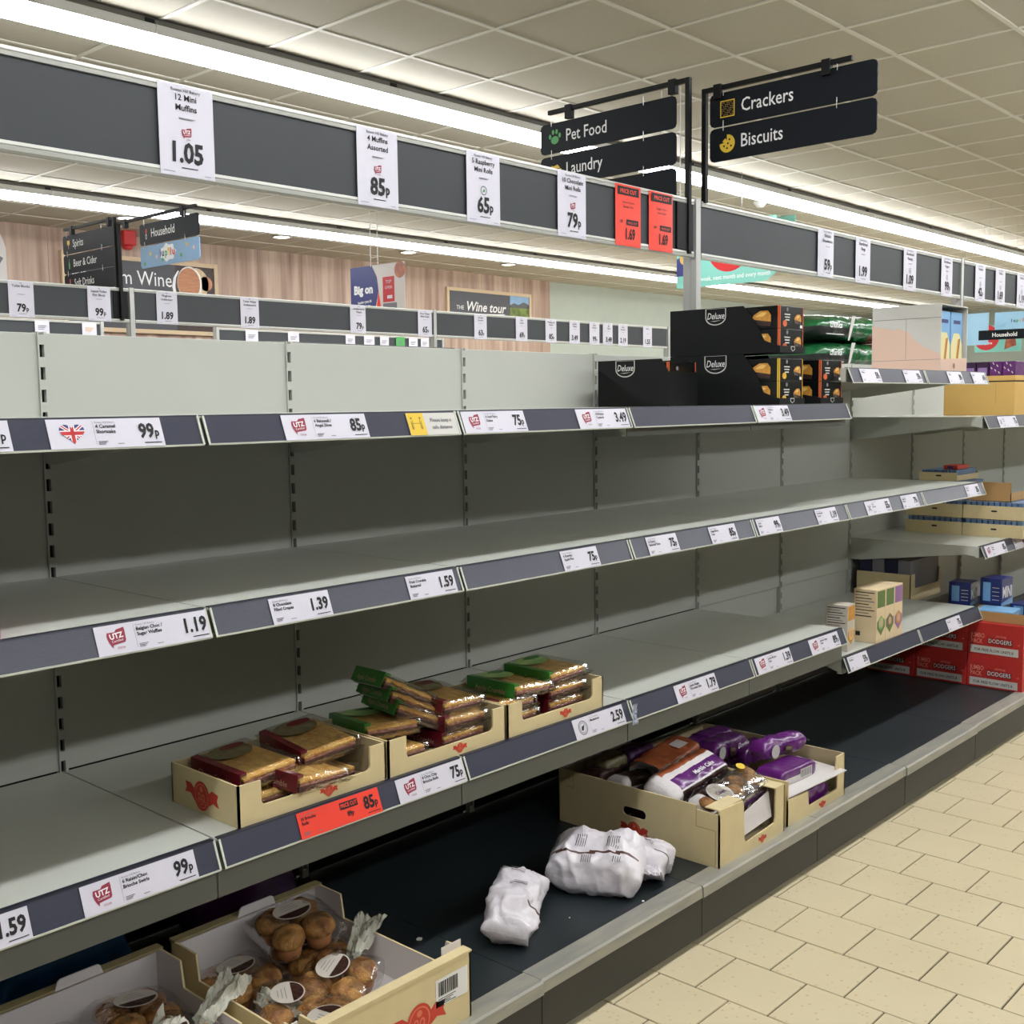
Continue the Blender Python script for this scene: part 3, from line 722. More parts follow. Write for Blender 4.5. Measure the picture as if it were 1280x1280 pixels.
# ================================================================ hanging category signs
def sign_icon(b, fr, kind, x, y, s):
    if kind == 'paw':
        b.plate(fr, [(x+s*.28*math.cos(a)*(1.1),y-s*.12+s*.24*math.sin(a)) for a in [2*math.pi*i/14 for i in range(14)]], 'green')
        for dx, dy in ((-.38,.12),(-.14,.36),(.14,.36),(.38,.12)): b.plate(fr, [(x+s*dx+s*.1*math.cos(a), y+s*dy+s*.15*math.sin(a)) for a in [2*math.pi*i/10 for i in range(10)]], 'green')
    elif kind == 'basket':
        b.plate(fr, [(x-s*.4,y-.3*s),(x+.4*s,y-.3*s),(x+.5*s,y+.1*s),(x-.5*s,y+.1*s)], 'yellow'); b.plate(fr, [(x-.4*s,y+.14*s),(x+.4*s,y+.14*s),(x+.2*s,y+.36*s),(x-.1*s,y+.3*s),(x-.3*s,y+.34*s)], 'yellow')
    elif kind == 'cracker':
        r = .45*s; b.plate(fr, [(x-r,y-r),(x+r,y-r),(x+r,y+r),(x-r,y+r)], 'yellow', holes=[[(x-r*.88,y-r*.88),(x+r*.88,y-r*.88),(x+r*.88,y+r*.88),(x-r*.88,y+r*.88)]])
        for i in range(7):
            for j in range(7):
                if (i*3+j*5) % 4: b.plate(fr, circle(x-r*.72+i*r*.24, y-r*.72+j*r*.24, r*.05, 6), 'yellow')
    elif kind == 'cookie':
        P = circle(x,y,.48*s,28); P = [p for p in P if not (p[0] < x-.05*s and p[1] > y+.05*s)]
        P += [(x-.02*s,y+.46*s),(x-.12*s,y+.3*s),(x-.02*s,y+.16*s),(x-.2*s,y+.06*s),(x-.3*s,y+.14*s),(x-.47*s,y+.02*s)]
        b.plate(fr, sorted(P, key=lambda p: math.atan2(p[1]-y+.1*s, p[0]-x-.1*s)), 'yellow')
        for dx, dy in ((.15,.2),(.25,-.15),(0,-.25),(-.2,-.12),(.05,0)): b.plate(fr, circle(x+dx*s,y+dy*s,.06*s,8), 'ink', .0012)
    elif kind == 'glass':
        b.plate(fr, [(x-.03*s,y-.4*s),(x+.03*s,y-.4*s),(x+.03*s,y-.1*s),(x+.25*s,y+.05*s),(x+.25*s,y+.4*s),(x-.25*s,y+.4*s),(x-.25*s,y+.05*s),(x-.03*s,y-.1*s)], 'yellow')
    elif kind == 'bottle':
        b.plate(fr, [(x-.13*s,y-.45*s),(x+.13*s,y-.45*s),(x+.13*s,y+.1*s),(x+.05*s,y+.2*s),(x+.05*s,y+.48*s),(x-.05*s,y+.48*s),(x-.05*s,y+.2*s),(x-.13*s,y+.1*s)], 'green')
    elif kind in ('brush','can'):
        b.plate(fr, [(x-.1*s,y),(x+.1*s,y),(x+.18*s,y+.45*s),(x-.1*s,y+.45*s)], 'red'); b.plate(fr, circle(x,y-.2*s,.22*s,14,.6), 'sign_white', holes=[circle(x,y-.2*s,.15*s,14,.6)])
def hang_sign(name, text, icon, x, y0, y1, z0, z1, label, m='sign', custom=None, group=None):
    """panel in the plane x, reading from -X; y0 (left end, larger y) to y1"""
    L = y0-y1; h = z1-z0; r = .018
    t = thing(name, label, 'hanging sign', (x, y0, z0), group=group)
    P = [(r,0),(L-r,0),(L-r*.3,r*.3),(L,r),(L,h-r),(L-r*.3,h-r*.3),(L-r,h),(r,h),(r*.3,h-r*.3),(0,h-r),(0,r),(r*.3,r*.3)]
    MB().prism(FX((0,0,0)), P, -.006, 0, m).build('panel', t)
    fr = FX((0,0,0)); b = MB()
    if custom: custom(b, fr, L, h)
    else:
        sign_icon(b, fr, icon, L*.115, h*.5, h*.56)
        b.text(fr, text, L*.205, h*.33, h*.40, 'sign_white', al='L', sx=.84, maxw=L*.66, bold=.006)
    b.build('lettering', t)
    q = MB()
    for yy in (L*.09, L*.78): 
        c0 = (0-.003, -yy, h); q.tube((-.003,-yy,h-.012),(-.003,-yy,h+.026),.0018,'ring',6)
    q.build('hook', t)
    return t
def arm(x, y, dirn, length, ztop, z0, label):
    t = thing('sign_bracket', label, 'sign bracket', (x, y, z0))
    h = ztop-z0
    MB().rbox(-.01,-.01,0,.01,.01,h,'black',.002).build('upright', t)
    b = MB(); b.rbox(-.009, min(0,dirn*length), h-.018, .009, max(0,dirn*length), h, 'black',.002); b.build('arm', t)
    for f in (.1,.84): 
        MB().rbox(-.013,dirn*length*f-.017,h-.05,.013,dirn*length*f+.017,h+.006,'black',.002).build('clamp', t)
xp = 3.735
arm(xp, 2.478, 1, .70, 2.69, 2.03, 'black arm bracket carrying the pet food and laundry signs')
hang_sign('hanging_sign','Pet Food','paw',xp,3.225,2.535,2.512,2.636,'black hanging sign reading Pet Food with green paw',)
hang_sign('hanging_sign','Laundry','basket',xp,3.225,2.535,2.376,2.500,'black hanging sign reading Laundry below Pet Food')
hang_sign('hanging_sign','Household','brush',xp,3.225,2.535,2.240,2.364,'lowest black hanging sign, mostly behind the price board')
xp = 3.85
arm(xp, 2.478, -1, .61, 2.668, 2.235, 'black arm bracket carrying the crackers and biscuits signs')
hang_sign('hanging_sign','Crackers','cracker',xp,2.455,1.775,2.515,2.640,'black hanging sign reading Crackers')
hang_sign('hanging_sign','Biscuits','cookie',xp,2.455,1.775,2.384,2.509,'black hanging sign reading Biscuits')
xp = 3.74
arm(xp, 6.86, 1, .68, 2.69, 2.04, 'thin black bracket carrying the spirits signs')
hang_sign('hanging_sign','Spirits','glass',xp,7.57,6.88,2.515,2.640,'small dark sign reading Spirits, far left')
hang_sign('hanging_sign','Beer & Cider','bottle',xp,7.57,6.88,2.384,2.509,'small dark sign reading Beer & Cider below Spirits')
hang_sign('hanging_sign','Soft Drinks','can',xp,7.57,6.88,2.253,2.378,'small dark sign reading Soft Drinks, lowest under Spirits')
arm(3.75, 6.83, -1, .91, 2.655, 2.03, 'thin black bracket carrying the household sign')
hang_sign('hanging_sign','Household','brush',3.75,6.57,5.90,2.475,2.605,'small dark sign reading Household, right of Spirits')
def lup(b, fr, L, h):
    b.plate(fr, [(L*.48+.085*math.cos(a)*(1+.12*math.cos(7*a)), h*.55+.05*math.sin(a)*(1+.12*math.cos(7*a))) for a in [2*math.pi*i/42 for i in range(42)]], 'sign_white')
    for ch, dx, m in (('l',-.095,'blue'),('u',-.062,'blue'),('p',-.02,'green'),('i',.018,'yellow'),('l',.038,'red'),('u',.07,'red')): b.text(fr, ch, L*.48+dx*.9, h*.42, .042, m, bold=.04, z=.0014)
    for i in range(9): b.plate(fr, circle(.05+i*.07,h*(.2+.6*((i*37)%10)/10),.012,10), ('green','yellow','pale_pink')[i%3], .0008)
mat('sky_blue', (132,170,206), .5, noise_amt=.12, noise_scale=6)
hang_sign('hanging_sign','','',3.75,6.57,5.90,2.335,2.468,'pale blue hanging sign with multicoloured lettering below Household', m='sky_blue', custom=lup)

# teal promotional banner and its partner, wires
def banner():
    t = thing('hanging_banner', 'teal hanging banner with a red disc, reading every month', 'banner', (8.0, 5.42, 2.40))
    fr = FX((0,0,0)); L = .93; h = .50
    MB().prism(fr, [(0,0),(L*.9,.0),(L,.06),(L,h),(0,h)], -.006, 0, 'teal').build('panel', t)
    b = MB(); b.plate(fr, circle(.5,.3,.2,30), 'red'); b.text(fr, 'this week, next month and every month', .52, .045, .036, 'sign_white', maxw=.72, bold=.01)
    b.plate(fr, [(0,.1),(.1,.1),(.16,.25),(.05,.26),(0,.24)], 'blue'); b.plate(fr, circle(.08,.24,.05), 'box_orange', .001); b.build('lettering', t)
    q = MB()
    for yy in (.3,.62): q.tube((-.003,-yy,h-.01),(-.003,-yy,.868),.003,'ring',6)
    q.build('wire', t)
banner()
t = thing('hanging_banner', 'small teal banner with yellow patch, above the right price board', 'banner', (10.2, 6.02, 3.02))
MB().rbox(-.01,-.5,0,.0,.02,.36,'teal',.003).build('panel', t)
b = MB(); b.plate(FX((-.0105,0,0)), [(0,.2),(.16,.22),(.24,.36),(.0,.36)], 'yellow'); b.build('lettering', t)
t = thing('hanging_rack', 'thin white wire hanger between the hanging signs', 'wire hanger', (5.6, 3.9, 2.35))
q = MB()
for yy in (0,-.13): q.tube((0,yy,0),(0,yy,.915),.004,'sign_white',6)
for zz in (.0,.02): q.tube((0,0,zz),(0,-.13,zz),.004,'sign_white',6)
q.build('frame', t)
t = thing('smoke_detector', 'white round smoke detector on the ceiling behind the biscuits sign', 'smoke detector', (9.23,5.35,CZ-.004))
MB().lathe((0,0,0), [(.06,0),(.06,-.02),(.045,-.045),(.03,-.06),(.01,-.062)], 'sign_white', 18).build('body', t)

# posters and pictures on the wood wall
def wall_picture(x0, x1, z0, z1, label, fn):
    t = thing('wall_picture', label, 'picture', ((x0+x1)/2, 11.05, z0)); L = (x1-x0)/2; h = z1-z0; f_ = .045
    MB().rbox(-L,-.03,0,L,0,h,'sign2',.002).build('panel', t)
    for nm, (a,b_,c_,d) in (('frame',(-L-f_,-f_,-L,h+f_)),('frame',(L,-f_,L+f_,h+f_)),('frame',(-L,h,L,h+f_)),('frame',(-L,-f_,L,0))): MB().rbox(a,-.045,b_,c_,0,d,'frame_wood',.003).build(nm, t)
    b = MB(); fn(b, FY((-L,-.031,0)), 2*L, h); b.build('print', t)
mat('sign2', (72,72,78), .5); mat('frame_wood', (206,182,148), .5)
mat('barrel', (196,132,92), .5, noise_amt=.2, noise_scale=10, stretch=(1,1,8)); mat('barrel_side', (214,188,150), .5, noise_amt=.15, noise_scale=6, stretch=(8,1,1)); mat('vine', (132,150,66), .6, rgb2=(74,92,44), noise_scale=9)
def wine(b, fr, L, h):
    b.text(fr, 'Premium Wine', L*.365, h*.66, .15, 'sign_white', maxw=1.12)
    b.rect(fr, L*.72, 0, L, h, 'choc', .001)
    b.plate(fr, circle(L*.87,h*.74,.17,24,.9), 'barrel_side', .0014); b.plate(fr, circle(L*.82,h*.74,.18,24,.85), 'alu', .0018); b.plate(fr, circle(L*.815,h*.74,.165,24,.85), 'barrel', .0022); b.plate(fr, circle(L*.94,h*.75,.08,20), 'barrel', .0014)
    b.text(fr, '(', L*.72, h*.55, .26, 'sign_white', z=.003)
wall_picture(5.46, 7.17, 2.30, 3.0, 'wide dark wall picture of a wine barrel, reading Premium Wine', wine)
def tour(b, fr, L, h):
    b.text(fr, 'THE', L*.13, h*.56, .055, 'sign_white', maxw=.2); b.text(fr, 'Wine tour', L*.44, h*.54, .13, 'sign_white', shear=.25, maxw=.86, bold=.015)
    b.plate(fr, [(L*.4,h*.46),(L*.68,h*.49),(L*.68,h*.51),(L*.4,h*.48)], 'sign_white')
    b.rect(fr, L*.75, 0, L, h, 'vine', .001); b.rect(fr, L*.75, h*.78, L, h, 'sky_blue', .0014)
    b.plate(fr, [(L*.75,h*.75),(L*.8,h*.82),(L*.86,h*.78),(L*.93,h*.86),(L,h*.8),(L,h*.7),(L*.75,h*.7)], 'pet_black', .0018)
wall_picture(10.83, 12.46, 2.45, 3.0, 'dark wall picture reading the wine tour with a vineyard photo', tour)
t = thing('wall_poster', 'rounded white poster cut by the left edge on the wood wall', 'poster', (4.55,11.04,2.72))
P = [(-.5,0),(.33,0),(.33,.30),(.29,.42),(.2,.5),(-.5,.5)]
MB().prism(FY((0,0,0)), P, -.008, 0, 'carton_white').build('panel', t)
b = MB(); b.plate(FY((0,-.001,0)), [(.1,.08),(.25,.12),(.3,.2),(.2,.26),(.08,.18)], 'ink_grey'); b.plate(FY((0,-.001,0)), [(.14,.12),(.22,.14),(.24,.19),(.18,.21)], 'sign_white',.001); b.build('print', t)
t = thing('alarm_sounder', 'red fire alarm sounder on the ceiling beside the spirits sign', 'fire alarm', (6.02,10.8,3.12))
MB().rbox(-.07,-.07,0,.07,.07,.15,'red',.015).build('body', t); MB().lathe((0,0,-.04), [(.03,0),(.05,.01),(.055,.04)], 'red', 16).build('beacon', t)
# blue hanging poster
t = thing('hanging_poster', 'white and blue hanging poster reading Big on, with drinks', 'poster', (7.0, 8.45, 2.27))
fr = FX((0,0,0)); MB().prism(fr, [(0,0),(.76,0),(.76,.49),(.36,.49),(0,.49)], -.006, 0, 'carton_white').build('panel', t)
b = MB(); b.plate(fr, [(0,0),(.28,0),(.36,.12),(.40,.25),(.38,.38),(.31,.49),(0,.49)], 'blue')
b.text(fr, 'Big on', .185, .24, .075, 'sign_white', bold=.05, maxw=.3, z=.0012); b.text(fr, 'having you in', .2, .15, .026, 'sign_white', bold=.03, maxw=.22, z=.0012, rot=.06); b.text(fr, 'high spirits', .2, .105, .026, 'sign_white', bold=.03, maxw=.2, z=.0012, rot=.06)
b.rect(fr, .46,.14,.62,.37,'red'); b.rect(fr,.52,.17,.59,.2,'card',.0012); b.text(fr,'TOP',.54,.31,.03,'card',maxw=.1,z=.0012); b.text(fr,'OFFER',.54,.26,.026,'card',maxw=.11,z=.0012)
b.rect(fr, .46,0,.65,.13,'ink_grey',.001); b.plate(fr, [(.33,0),(.44,.0),(.43,.1),(.40,.25),(.37,.1)], 'card_red', .0014); b.plate(fr, circle(.70,.42,.075), 'brioche', .001)
b.build('print', t)
q = MB()
for yy in (.30,.40): q.tube((-.003,-yy,.48),(-.003,-yy,.99),.004,'sign_white',6)
q.tube((-.003,-.30,.56),(-.003,-.40,.56),.004,'sign_white',6); q.build('hanger', t)
# ================================================================ GOODS
def notch(W, H, a, b, lo, r=.012, n=5):
    """panel outline W x H with a U-shaped cut from x=a to x=b down to z=lo"""
    P = [(0,0),(W,0),(W,H)]
    if b < W: P += [(b,H)]+[(b-r+r*math.cos(t), lo+r-r*math.sin(t)) for t in [i*math.pi/2/n for i in range(n+1)]]
    else: P[-1] = (W, lo)
    P += [(a+r-r*math.sin(t), lo+r-r*math.cos(t)) for t in [i*math.pi/2/n for i in range(n+1)]]+[(a,H),(0,H)]
    return P
def rectp(W, H): return [(0,0),(W,0),(W,H),(0,H)]
def slotp(x, y, w_, h, n=6):
    r = h/2; return [(x+w_/2-r+r*math.cos(t), y+r*math.sin(t)) for t in [-math.pi/2+math.pi*i/n for i in range(n+1)]]+[(x-w_/2+r+r*math.cos(t), y+r*math.sin(t)) for t in [math.pi/2+math.pi*i/n for i in range(n+1)]]
def emblem(b, fr, x, y, h):
    r = h/2
    for s_ in (-1,1):
        b.plate(fr, [(x+s_*a*h,y+c*h) for a,c in (((.38,.12),(.62,.3),(.98,.22),(.9,.02),(1.0,-.22),(.66,-.12),(.42,-.26)) if s_ > 0 else ((.38,.12),(.42,-.26),(.66,-.02),(1.0,-.04),(.9,.14),(.98,.34),(.62,.32)))], 'emblem', .0006)
    b.plate(fr, circle(x,y,r,22,.92), 'emblem', .0009)
    b.plate(fr, circle(x,y,r*.84,22,.92), 'emblem_lt', .0011, holes=[circle(x,y,r*.76,22,.92)])
    b.plate(fr, circle(x,y+r*.45,r*.2,10), 'emblem_lt', .0011)
    for dx, dy, q in ((-.25,-.05,.25),(.2,-.1,.27),(0,-.4,.24),(-.38,-.35,.14),(.4,-.42,.14)): b.plate(fr, circle(x+dx*r,y+dy*r,q*r,10,.75), 'emblem_lt', .0011, holes=[circle(x+dx*r,y+dy*r,q*r*.55,10,.75)])
mat('emblem_lt', (228,120,90), .5)
def carton(label, loc, W, D, H, front, left, right, back, m='kraft', inner='kraft_in', cat='cardboard tray', rz=0, name='cardboard_tray', group=None, marks=None, t=.0045):
    o = thing(name, label, cat, loc, rz, group)
    def side(fr, poly, nm, holes=()):
        b = MB(); b.prism(fr, poly, -t, 0, m, holes)
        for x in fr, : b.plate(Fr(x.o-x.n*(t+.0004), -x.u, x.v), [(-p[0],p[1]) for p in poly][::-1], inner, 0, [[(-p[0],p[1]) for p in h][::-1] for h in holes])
        b.build(nm, o)
    side(FY((0,0,0)), front, 'front_panel'); side(FX((0,D,0)), left[0], 'side_panel', left[1])
    side(Fr((W,0,0),(0,1,0),(0,0,1)), right, 'side_panel'); side(Fr((W,D,0),(-1,0,0),(0,0,1)), back, 'back_panel')
    MB().box(t,t,.0,W-t,D-t,.003,inner).build('base', o)
    if marks:
        b = MB(); marks(b, FY((0,0,0)), FX((0,D,0))); b.build('print', o)
    return o

# -- cake slices in clear film -------------------------------------------------
def cake_pack(kind, label, loc, rot=(0,0,0), group=None):
    o = thing('cake_slice_pack', label, 'packaged cake', loc, group=group, rot=rot)
    W, L, H = .145, .182, .036
    m_ = 'wine_band' if kind == 'red' else 'green_band'
    b = MB(); nx, ny = 16, 20; V = []; F = []
    for j in range(ny+1):
        for i in range(nx+1):
            x = (i/nx-.5)*W*.94; y = (j/ny-.5)*L*.92
            z = H-.004+noise.noise(Vector((x*45,y*45,(3 if kind == 'red' else 5))))*.003
            V.append((x,y,z if 0 < i < nx and 0 < j < ny else H-.008))
    for j in range(ny):
        for i in range(nx): a = j*(nx+1)+i; F.append((a,a+1,a+nx+2,a+nx+1))
    b.add(V, F, 'cake', True); b.build('crumble_top', o)
    b = MB(); b.rbox(-W*.47,-L*.46,.002,W*.47,L*.46,.014,'cake_base',.002); b.rbox(-W*.465,-L*.457,.0142,W*.465,L*.457,.0215,'fruit',.002); b.rbox(-W*.47,-L*.46,.0217,W*.47,L*.46,H-.0075,'cake',.002)
    b.build('cake_layers', o)
    # printed side band, on the left long side and a little over the top
    b = MB(); q = W/2
    b.box(-q-.0045,-L*.46,.004,-q-.0033,L*.46,H-.001,m_); b.box(-q-.0045,-L*.46,H-.001,-q+.012,L*.46,H+.0052,m_)
    b.build('printed_band', o)
    b = MB(); b.text(FX((-q-.0047,0,0)), 'Cherry Crumble' if kind == 'red' else 'Apple Crumble', 0, .011, .0125, 'label_lt', sx=.95, maxw=.12); b.build('lettering', o)
    b = MB(); fr = FZ((0,0,H+.0056))
    b.plate(fr, circle(-.008,.042,.040,26,1.3), 'label_olive' if kind == 'red' else 'label_green', 0)
    b.plate(fr, circle(.012,.062,.015,20,2.1), m_, .0006); b.build('label', o)
    b = MB()
    b.pack(L*1.12, W*1.03, H+.004, lambda t, a: 'film_clear', 20, 24, ex=9, taper=.07, amp=.0016, fs=40, seed=(3 if kind == 'red' else 5))
    b.v = [(-y,x,z) for x,y,z in b.v]
    b.build('clear_film', o)
    # crimped end seals
    for s_ in (-1,1):
        V = []; F = []; n = 14
        for i in range(n+1):
            x = (i/n-.5)*W*.96
            for k in range(3): V.append((x, s_*(L*.555+k*.009), .016+noise.noise(Vector((x*60,k*1.3,s_*4)))*.011+k*.002))
        for i in range(n):
            for k in range(2): a = i*3+k; F.append((a,a+1,a+4,a+3))
        MB().add(V, F, 'film_label', True).build('end_seal', o)
    return o
mat('label_lt', (206,170,150), .5)
TZ = .6285
def t_marks(big):
    def f(b, fy, fx):
        if big: emblem(b, fx, .115, .038, .062)
        emblem(b, fy, .225, .0135 if False else .019, .024)
    return f
TW, TD, TH = .386, .245, .086
tf = notch(TW,TH,.055,TW-.045,.034); back_ = rectp(TW,TH)
sp = [(0,0),(TD,0),(TD,TH),(0,TH)]
for i, (x, lb) in enumerate(((1.222,'cream cake tray at left, red emblem large on its side'),(1.615,'middle cream cake tray with a fanned green stack on top'),(2.008,'right cream cake tray with neatly laid green packs'))):
    carton(lb, (x,1.862,TZ), TW, TD, TH, tf, (sp,()), sp, back_, group='cream cake trays on the lowest shelf', marks=t_marks(i == 0))
red = cake_pack('red', 'red-banded cherry cake pack lying on top at the left of the left tray', (1.335,2.0,TZ+.056), (R(2),R(-3),R(3)))
grn = cake_pack('green', 'green-banded apple cake pack lying flat at the left of the middle tray', (1.712,2.02,TZ+.058), (R(-3),R(2),R(-10)))
GP = 'crumble cake packs in the cream trays'
red['group'] = GP; grn['group'] = GP
def cp(src, x, y, z, rot, lb): return dup(src, (x,y,TZ+z), tuple(R(a) for a in rot), lb, GP)
# left tray
cp(red,1.312,1.990,.006,(0,0,0),'red-banded cake pack at the bottom left of the left tray')
cp(grn,1.487,1.990,.006,(0,0,1),'green-edged cake pack at the bottom right of the left tray')
cp(red,1.512,2.01,.065,(4,-5,-4),'red-banded cherry cake pack on top at the right of the left tray')
cp(red,1.42,1.95,.030,(3,6,9),'cake pack wedged in the front middle of the left tray')
# middle tray
cp(red,1.70,1.990,.006,(0,0,0),'cake pack under the flat green one in the middle tray')
cp(red,1.90,1.990,.006,(0,0,0),'cake pack at the bottom right of the middle tray')
cp(grn,1.80,2.02,.070,(-2,24,-14),'lowest green pack of the tilted fan in the middle tray')
cp(grn,1.795,2.035,.096,(-4,26,-16),'middle green pack of the tilted fan in the middle tray')
cp(grn,1.79,2.05,.124,(-6,28,-18),'top green pack of the tilted fan in the middle tray')
cp(red,1.905,1.990,.043,(0,2,2),'cake pack just below the top red one in the middle tray')
cp(red,1.905,2.005,.084,(4,3,4),'top red-banded cake pack at the right of the middle tray')
# right tray
cp(red,2.10,1.990,.006,(0,0,0),'cake pack at the bottom left of the right tray')
cp(red,2.292,1.990,.006,(0,0,0),'cake pack at the bottom right of the right tray')
cp(red,2.09,1.990,.044,(0,2,-2),'red pack peeping out left under the green one in the right tray')
cp(red,2.296,1.990,.043,(0,0,0),'cake pack under the right green one in the right tray')
cp(grn,2.155,1.99,.070,(0,4,1),'left green-banded cake pack on top of the right tray')
cp(grn,2.305,1.992,.082,(0,-2,-1),'right green-banded cake pack on top of the right tray')

# -- small torn tape at the rail joint
t = thing('torn_tape', 'crumpled clear tape scrap hanging on the rail right of the 2.59 ticket', 'tape', (2.478,1.822,.573))
V = []; F = []; n = 9
for i in range(n+1):
    for k in range(5):
        q = Vector((i*.9,k*.7,3)); V.append(((k-2)*.005+noise.noise(q)*.006, -.004-abs(noise.noise(q*1.7))*.012, i*.0066-.004+noise.noise(q*2)*.003))
for i in range(n):
    for k in range(4): a = i*5+k; F.append((a,a+1,a+6,a+5))
MB().add(V, F, 'tape', False).build('tape_strip', t)

# -- muffin cartons at bottom left ----------------------------------------------
DZ = .1562
def m_marks(b, fy, fx):
    emblem(b, fy, .245, .055, .075)
    b.rect(fy, .292, .062, .385, .122, 'sign_white', .0006)
    random.seed(3); x = .299
    while x < .355: w_ = random.choice((.0012,.002,.0032)); b.rect(fy, x, .084, x+w_, .115, 'ink', .001); x += w_+random.choice((.001,.0018))
    micro(b, fy, .299, .077, .05, 4, m='ink', h=.0016, gap=.004)
MW, MD, MH = .395, .53, .148
def mside(D, H): return [(0,0),(D,0),(D,H),(D-.07,H),(D-.085,H*.62),(.11,H*.62),(.10,H),(0,H)]
def muffin_carton(x, lb, grp):
    o = carton(lb, (x,1.622,DZ), MW, MD, MH, rectp(MW,MH), (mside(MD,MH),()), [(MD-a,c) for a,c in mside(MD,MH)][::-1], rectp(MW,MH), inner='carton_white', group=grp, marks=m_marks)
    b = MB(); b.box(-.002,MD-.022,MH-.001,MW+.002,MD+.002,MH+.004,'kraft_edge2'); b.build('folded_rim', o)
    b = MB(); b.box(-.002,-.002,MH-.001,MW+.002,.024,MH+.004,'kraft'); b.build('folded_rim', o)
    b = MB(); b.prism(FY((0,MD-.02,0)), [(MW*.40,MH),(MW*.66,MH),(MW*.645,MH+.018),(MW*.63,MH+.022),(MW*.43,MH+.022),(MW*.415,MH+.018)], 0, .003, 'carton_white'); b.build('hand_flap', o)
    b = MB()
    for yy in (.0,): b.box(MW-.06,.0245,MH-.03,MW-.004,.027,MH+.02,'carton_white')
    b.build('corner_tab', o)
    return o
mat('kraft_edge2', (150,136,96), .7)
muffin_carton(1.228, 'open cream carton of muffins with a barcode sticker, right of two', 'muffin cartons')
muffin_carton(.80, 'open cream muffin carton cut by the left bottom corner', 'muffin cartons')
def crumple(L, W, seed, m='film_white', amp=.012, fan=.5, nx=18, ny=12):
    V = []; F = []
    for i in range(nx+1):
        for j in range(ny+1):
            u_ = i/nx; v_ = j/ny-.5; q = Vector((u_*4+seed, v_*5, seed*.7))
            wd = W*(fan+(1-fan)*u_)
            V.append((u_*L+noise.noise(q*1.5)*amp*.6, v_*wd, math.sin(v_*9+seed+u_*2)*amp*.6+noise.noise(q*1.6)*amp*1.3+abs(noise.noise(q*4))*amp*.8+amp))
    for i in range(nx):
        for j in range(ny): a = i*(ny+1)+j; F.append((a,a+ny+1,a+ny+2,a+1))
    return MB().add(V, F, m, False)
def muffin_pack(label, loc, rot, group, tie=None):
    o = thing('muffin_pack', label, 'packaged muffins', loc, group=group, rot=rot)
    k = 0
    for sx_ in (-1,1):
        for sy_ in (-1,1):
            b = MB(); c = (sx_*.038, sy_*.038, .004)
            b.lathe(c, [(.024,0),(.026,.004),(.031,.030)], 'muffin_cup', 20, .03, k); b.lathe(c, [(.031,.030),(.037,.036),(.038,.044),(.034,.055),(.024,.064),(.01,.068),(.002,.0685)], 'muffin', 22, .10, k+3)
            b.build('muffin', o); k += 1
    b = MB(); b.pack(.19,.165,.078, lambda t, a: 'film_clear', 22, 30, ex=3.4, taper=.22, amp=.004, fs=26, seed=k+loc[0]*10, facet=26); b.build('clear_film', o)
    fr = Fr((0,.012,.0795),(1,0,0),(0,1,.0)); b = MB()
    b.plate(fr, circle(0,0,.036,26,1.25), 'label_cream', 0); b.plate(fr, [(x,y) for x,y in circle(0,0,.033,26,1.25) if y < -.006], 'choc', .0006)
    for kk in range(3): b.rect(fr, -.026+kk*.004,.004+kk*.008,.02-kk*.004,.0055+kk*.008,'ink_grey',.0006)
    b.build('label', o)
    if tie is not None:
        q = crumple(.13,.075,tie,fan=.35); q.v = [(x+.075,y,z+.035+x*.25) for x,y,z in q.v]; q.build('gathered_end', o)
    return o
mat('label_cream', (196,188,176), .4)
MG = 'muffin packs in the open cartons'
mz = DZ+.004
muffin_pack('muffin pack lying on another at the back right of the right carton', (1.475,2.035,mz+.082), (R(6),R(-4),R(-8)), MG)
muffin_pack('muffin pack with white label at the back left of the right carton', (1.330,2.045,mz), (0,0,R(4)), MG)
muffin_pack('muffin pack under the top one at the back of the right carton', (1.510,2.035,mz), (0,0,R(-3)), MG, tie=None)
muffin_pack('muffin pack in the middle left of the right carton', (1.345,1.87,mz), (0,0,R(60)), MG)
muffin_pack('muffin pack with a pale gathered end pointing to the empty corner', (1.475,1.885,mz+.004), (R(3),R(-6),R(28)), MG, tie=2.2)
muffin_pack('muffin pack at the front of the right carton, pale gathered end up', (1.345,1.725,mz+.01), (R(-6),R(6),R(95)), MG, tie=5.1)
muffin_pack('muffin pack with label at the back right of the left carton', (1.085,2.05,mz+.02), (0,R(5),R(-5)), MG)
muffin_pack('muffin pack at the back middle of the left carton', (.905,2.05,mz+.01), (0,R(-4),R(3)), MG)
muffin_pack('muffin pack at the right middle of the left carton, with pale gathered end', (1.07,1.88,mz+.03), (R(4),R(-4),R(20)), MG, tie=8.3)
muffin_pack('muffin pack at the left middle of the left carton', (.895,1.88,mz+.03), (0,0,R(10)), MG, tie=1.3)

# goods glimpsed behind on the deck
t = thing('snack_pack', 'bright blue pack glimpsed in the dark behind the left muffin carton', 'snack pack', (1.05,2.30,DZ))
MB().pack(.30,.10,.16, lambda t_, a: 'blue_pack2', 14, 20, ex=4, amp=.006, seed=4).build('bag', t)
t = thing('snack_pack', 'purple pack glimpsed in the dark behind the muffin cartons', 'snack pack', (1.52,2.33,DZ))
MB().pack(.30,.10,.16, lambda t_, a: 'purple', 14, 20, ex=4, amp=.006, seed=6).build('bag', t)

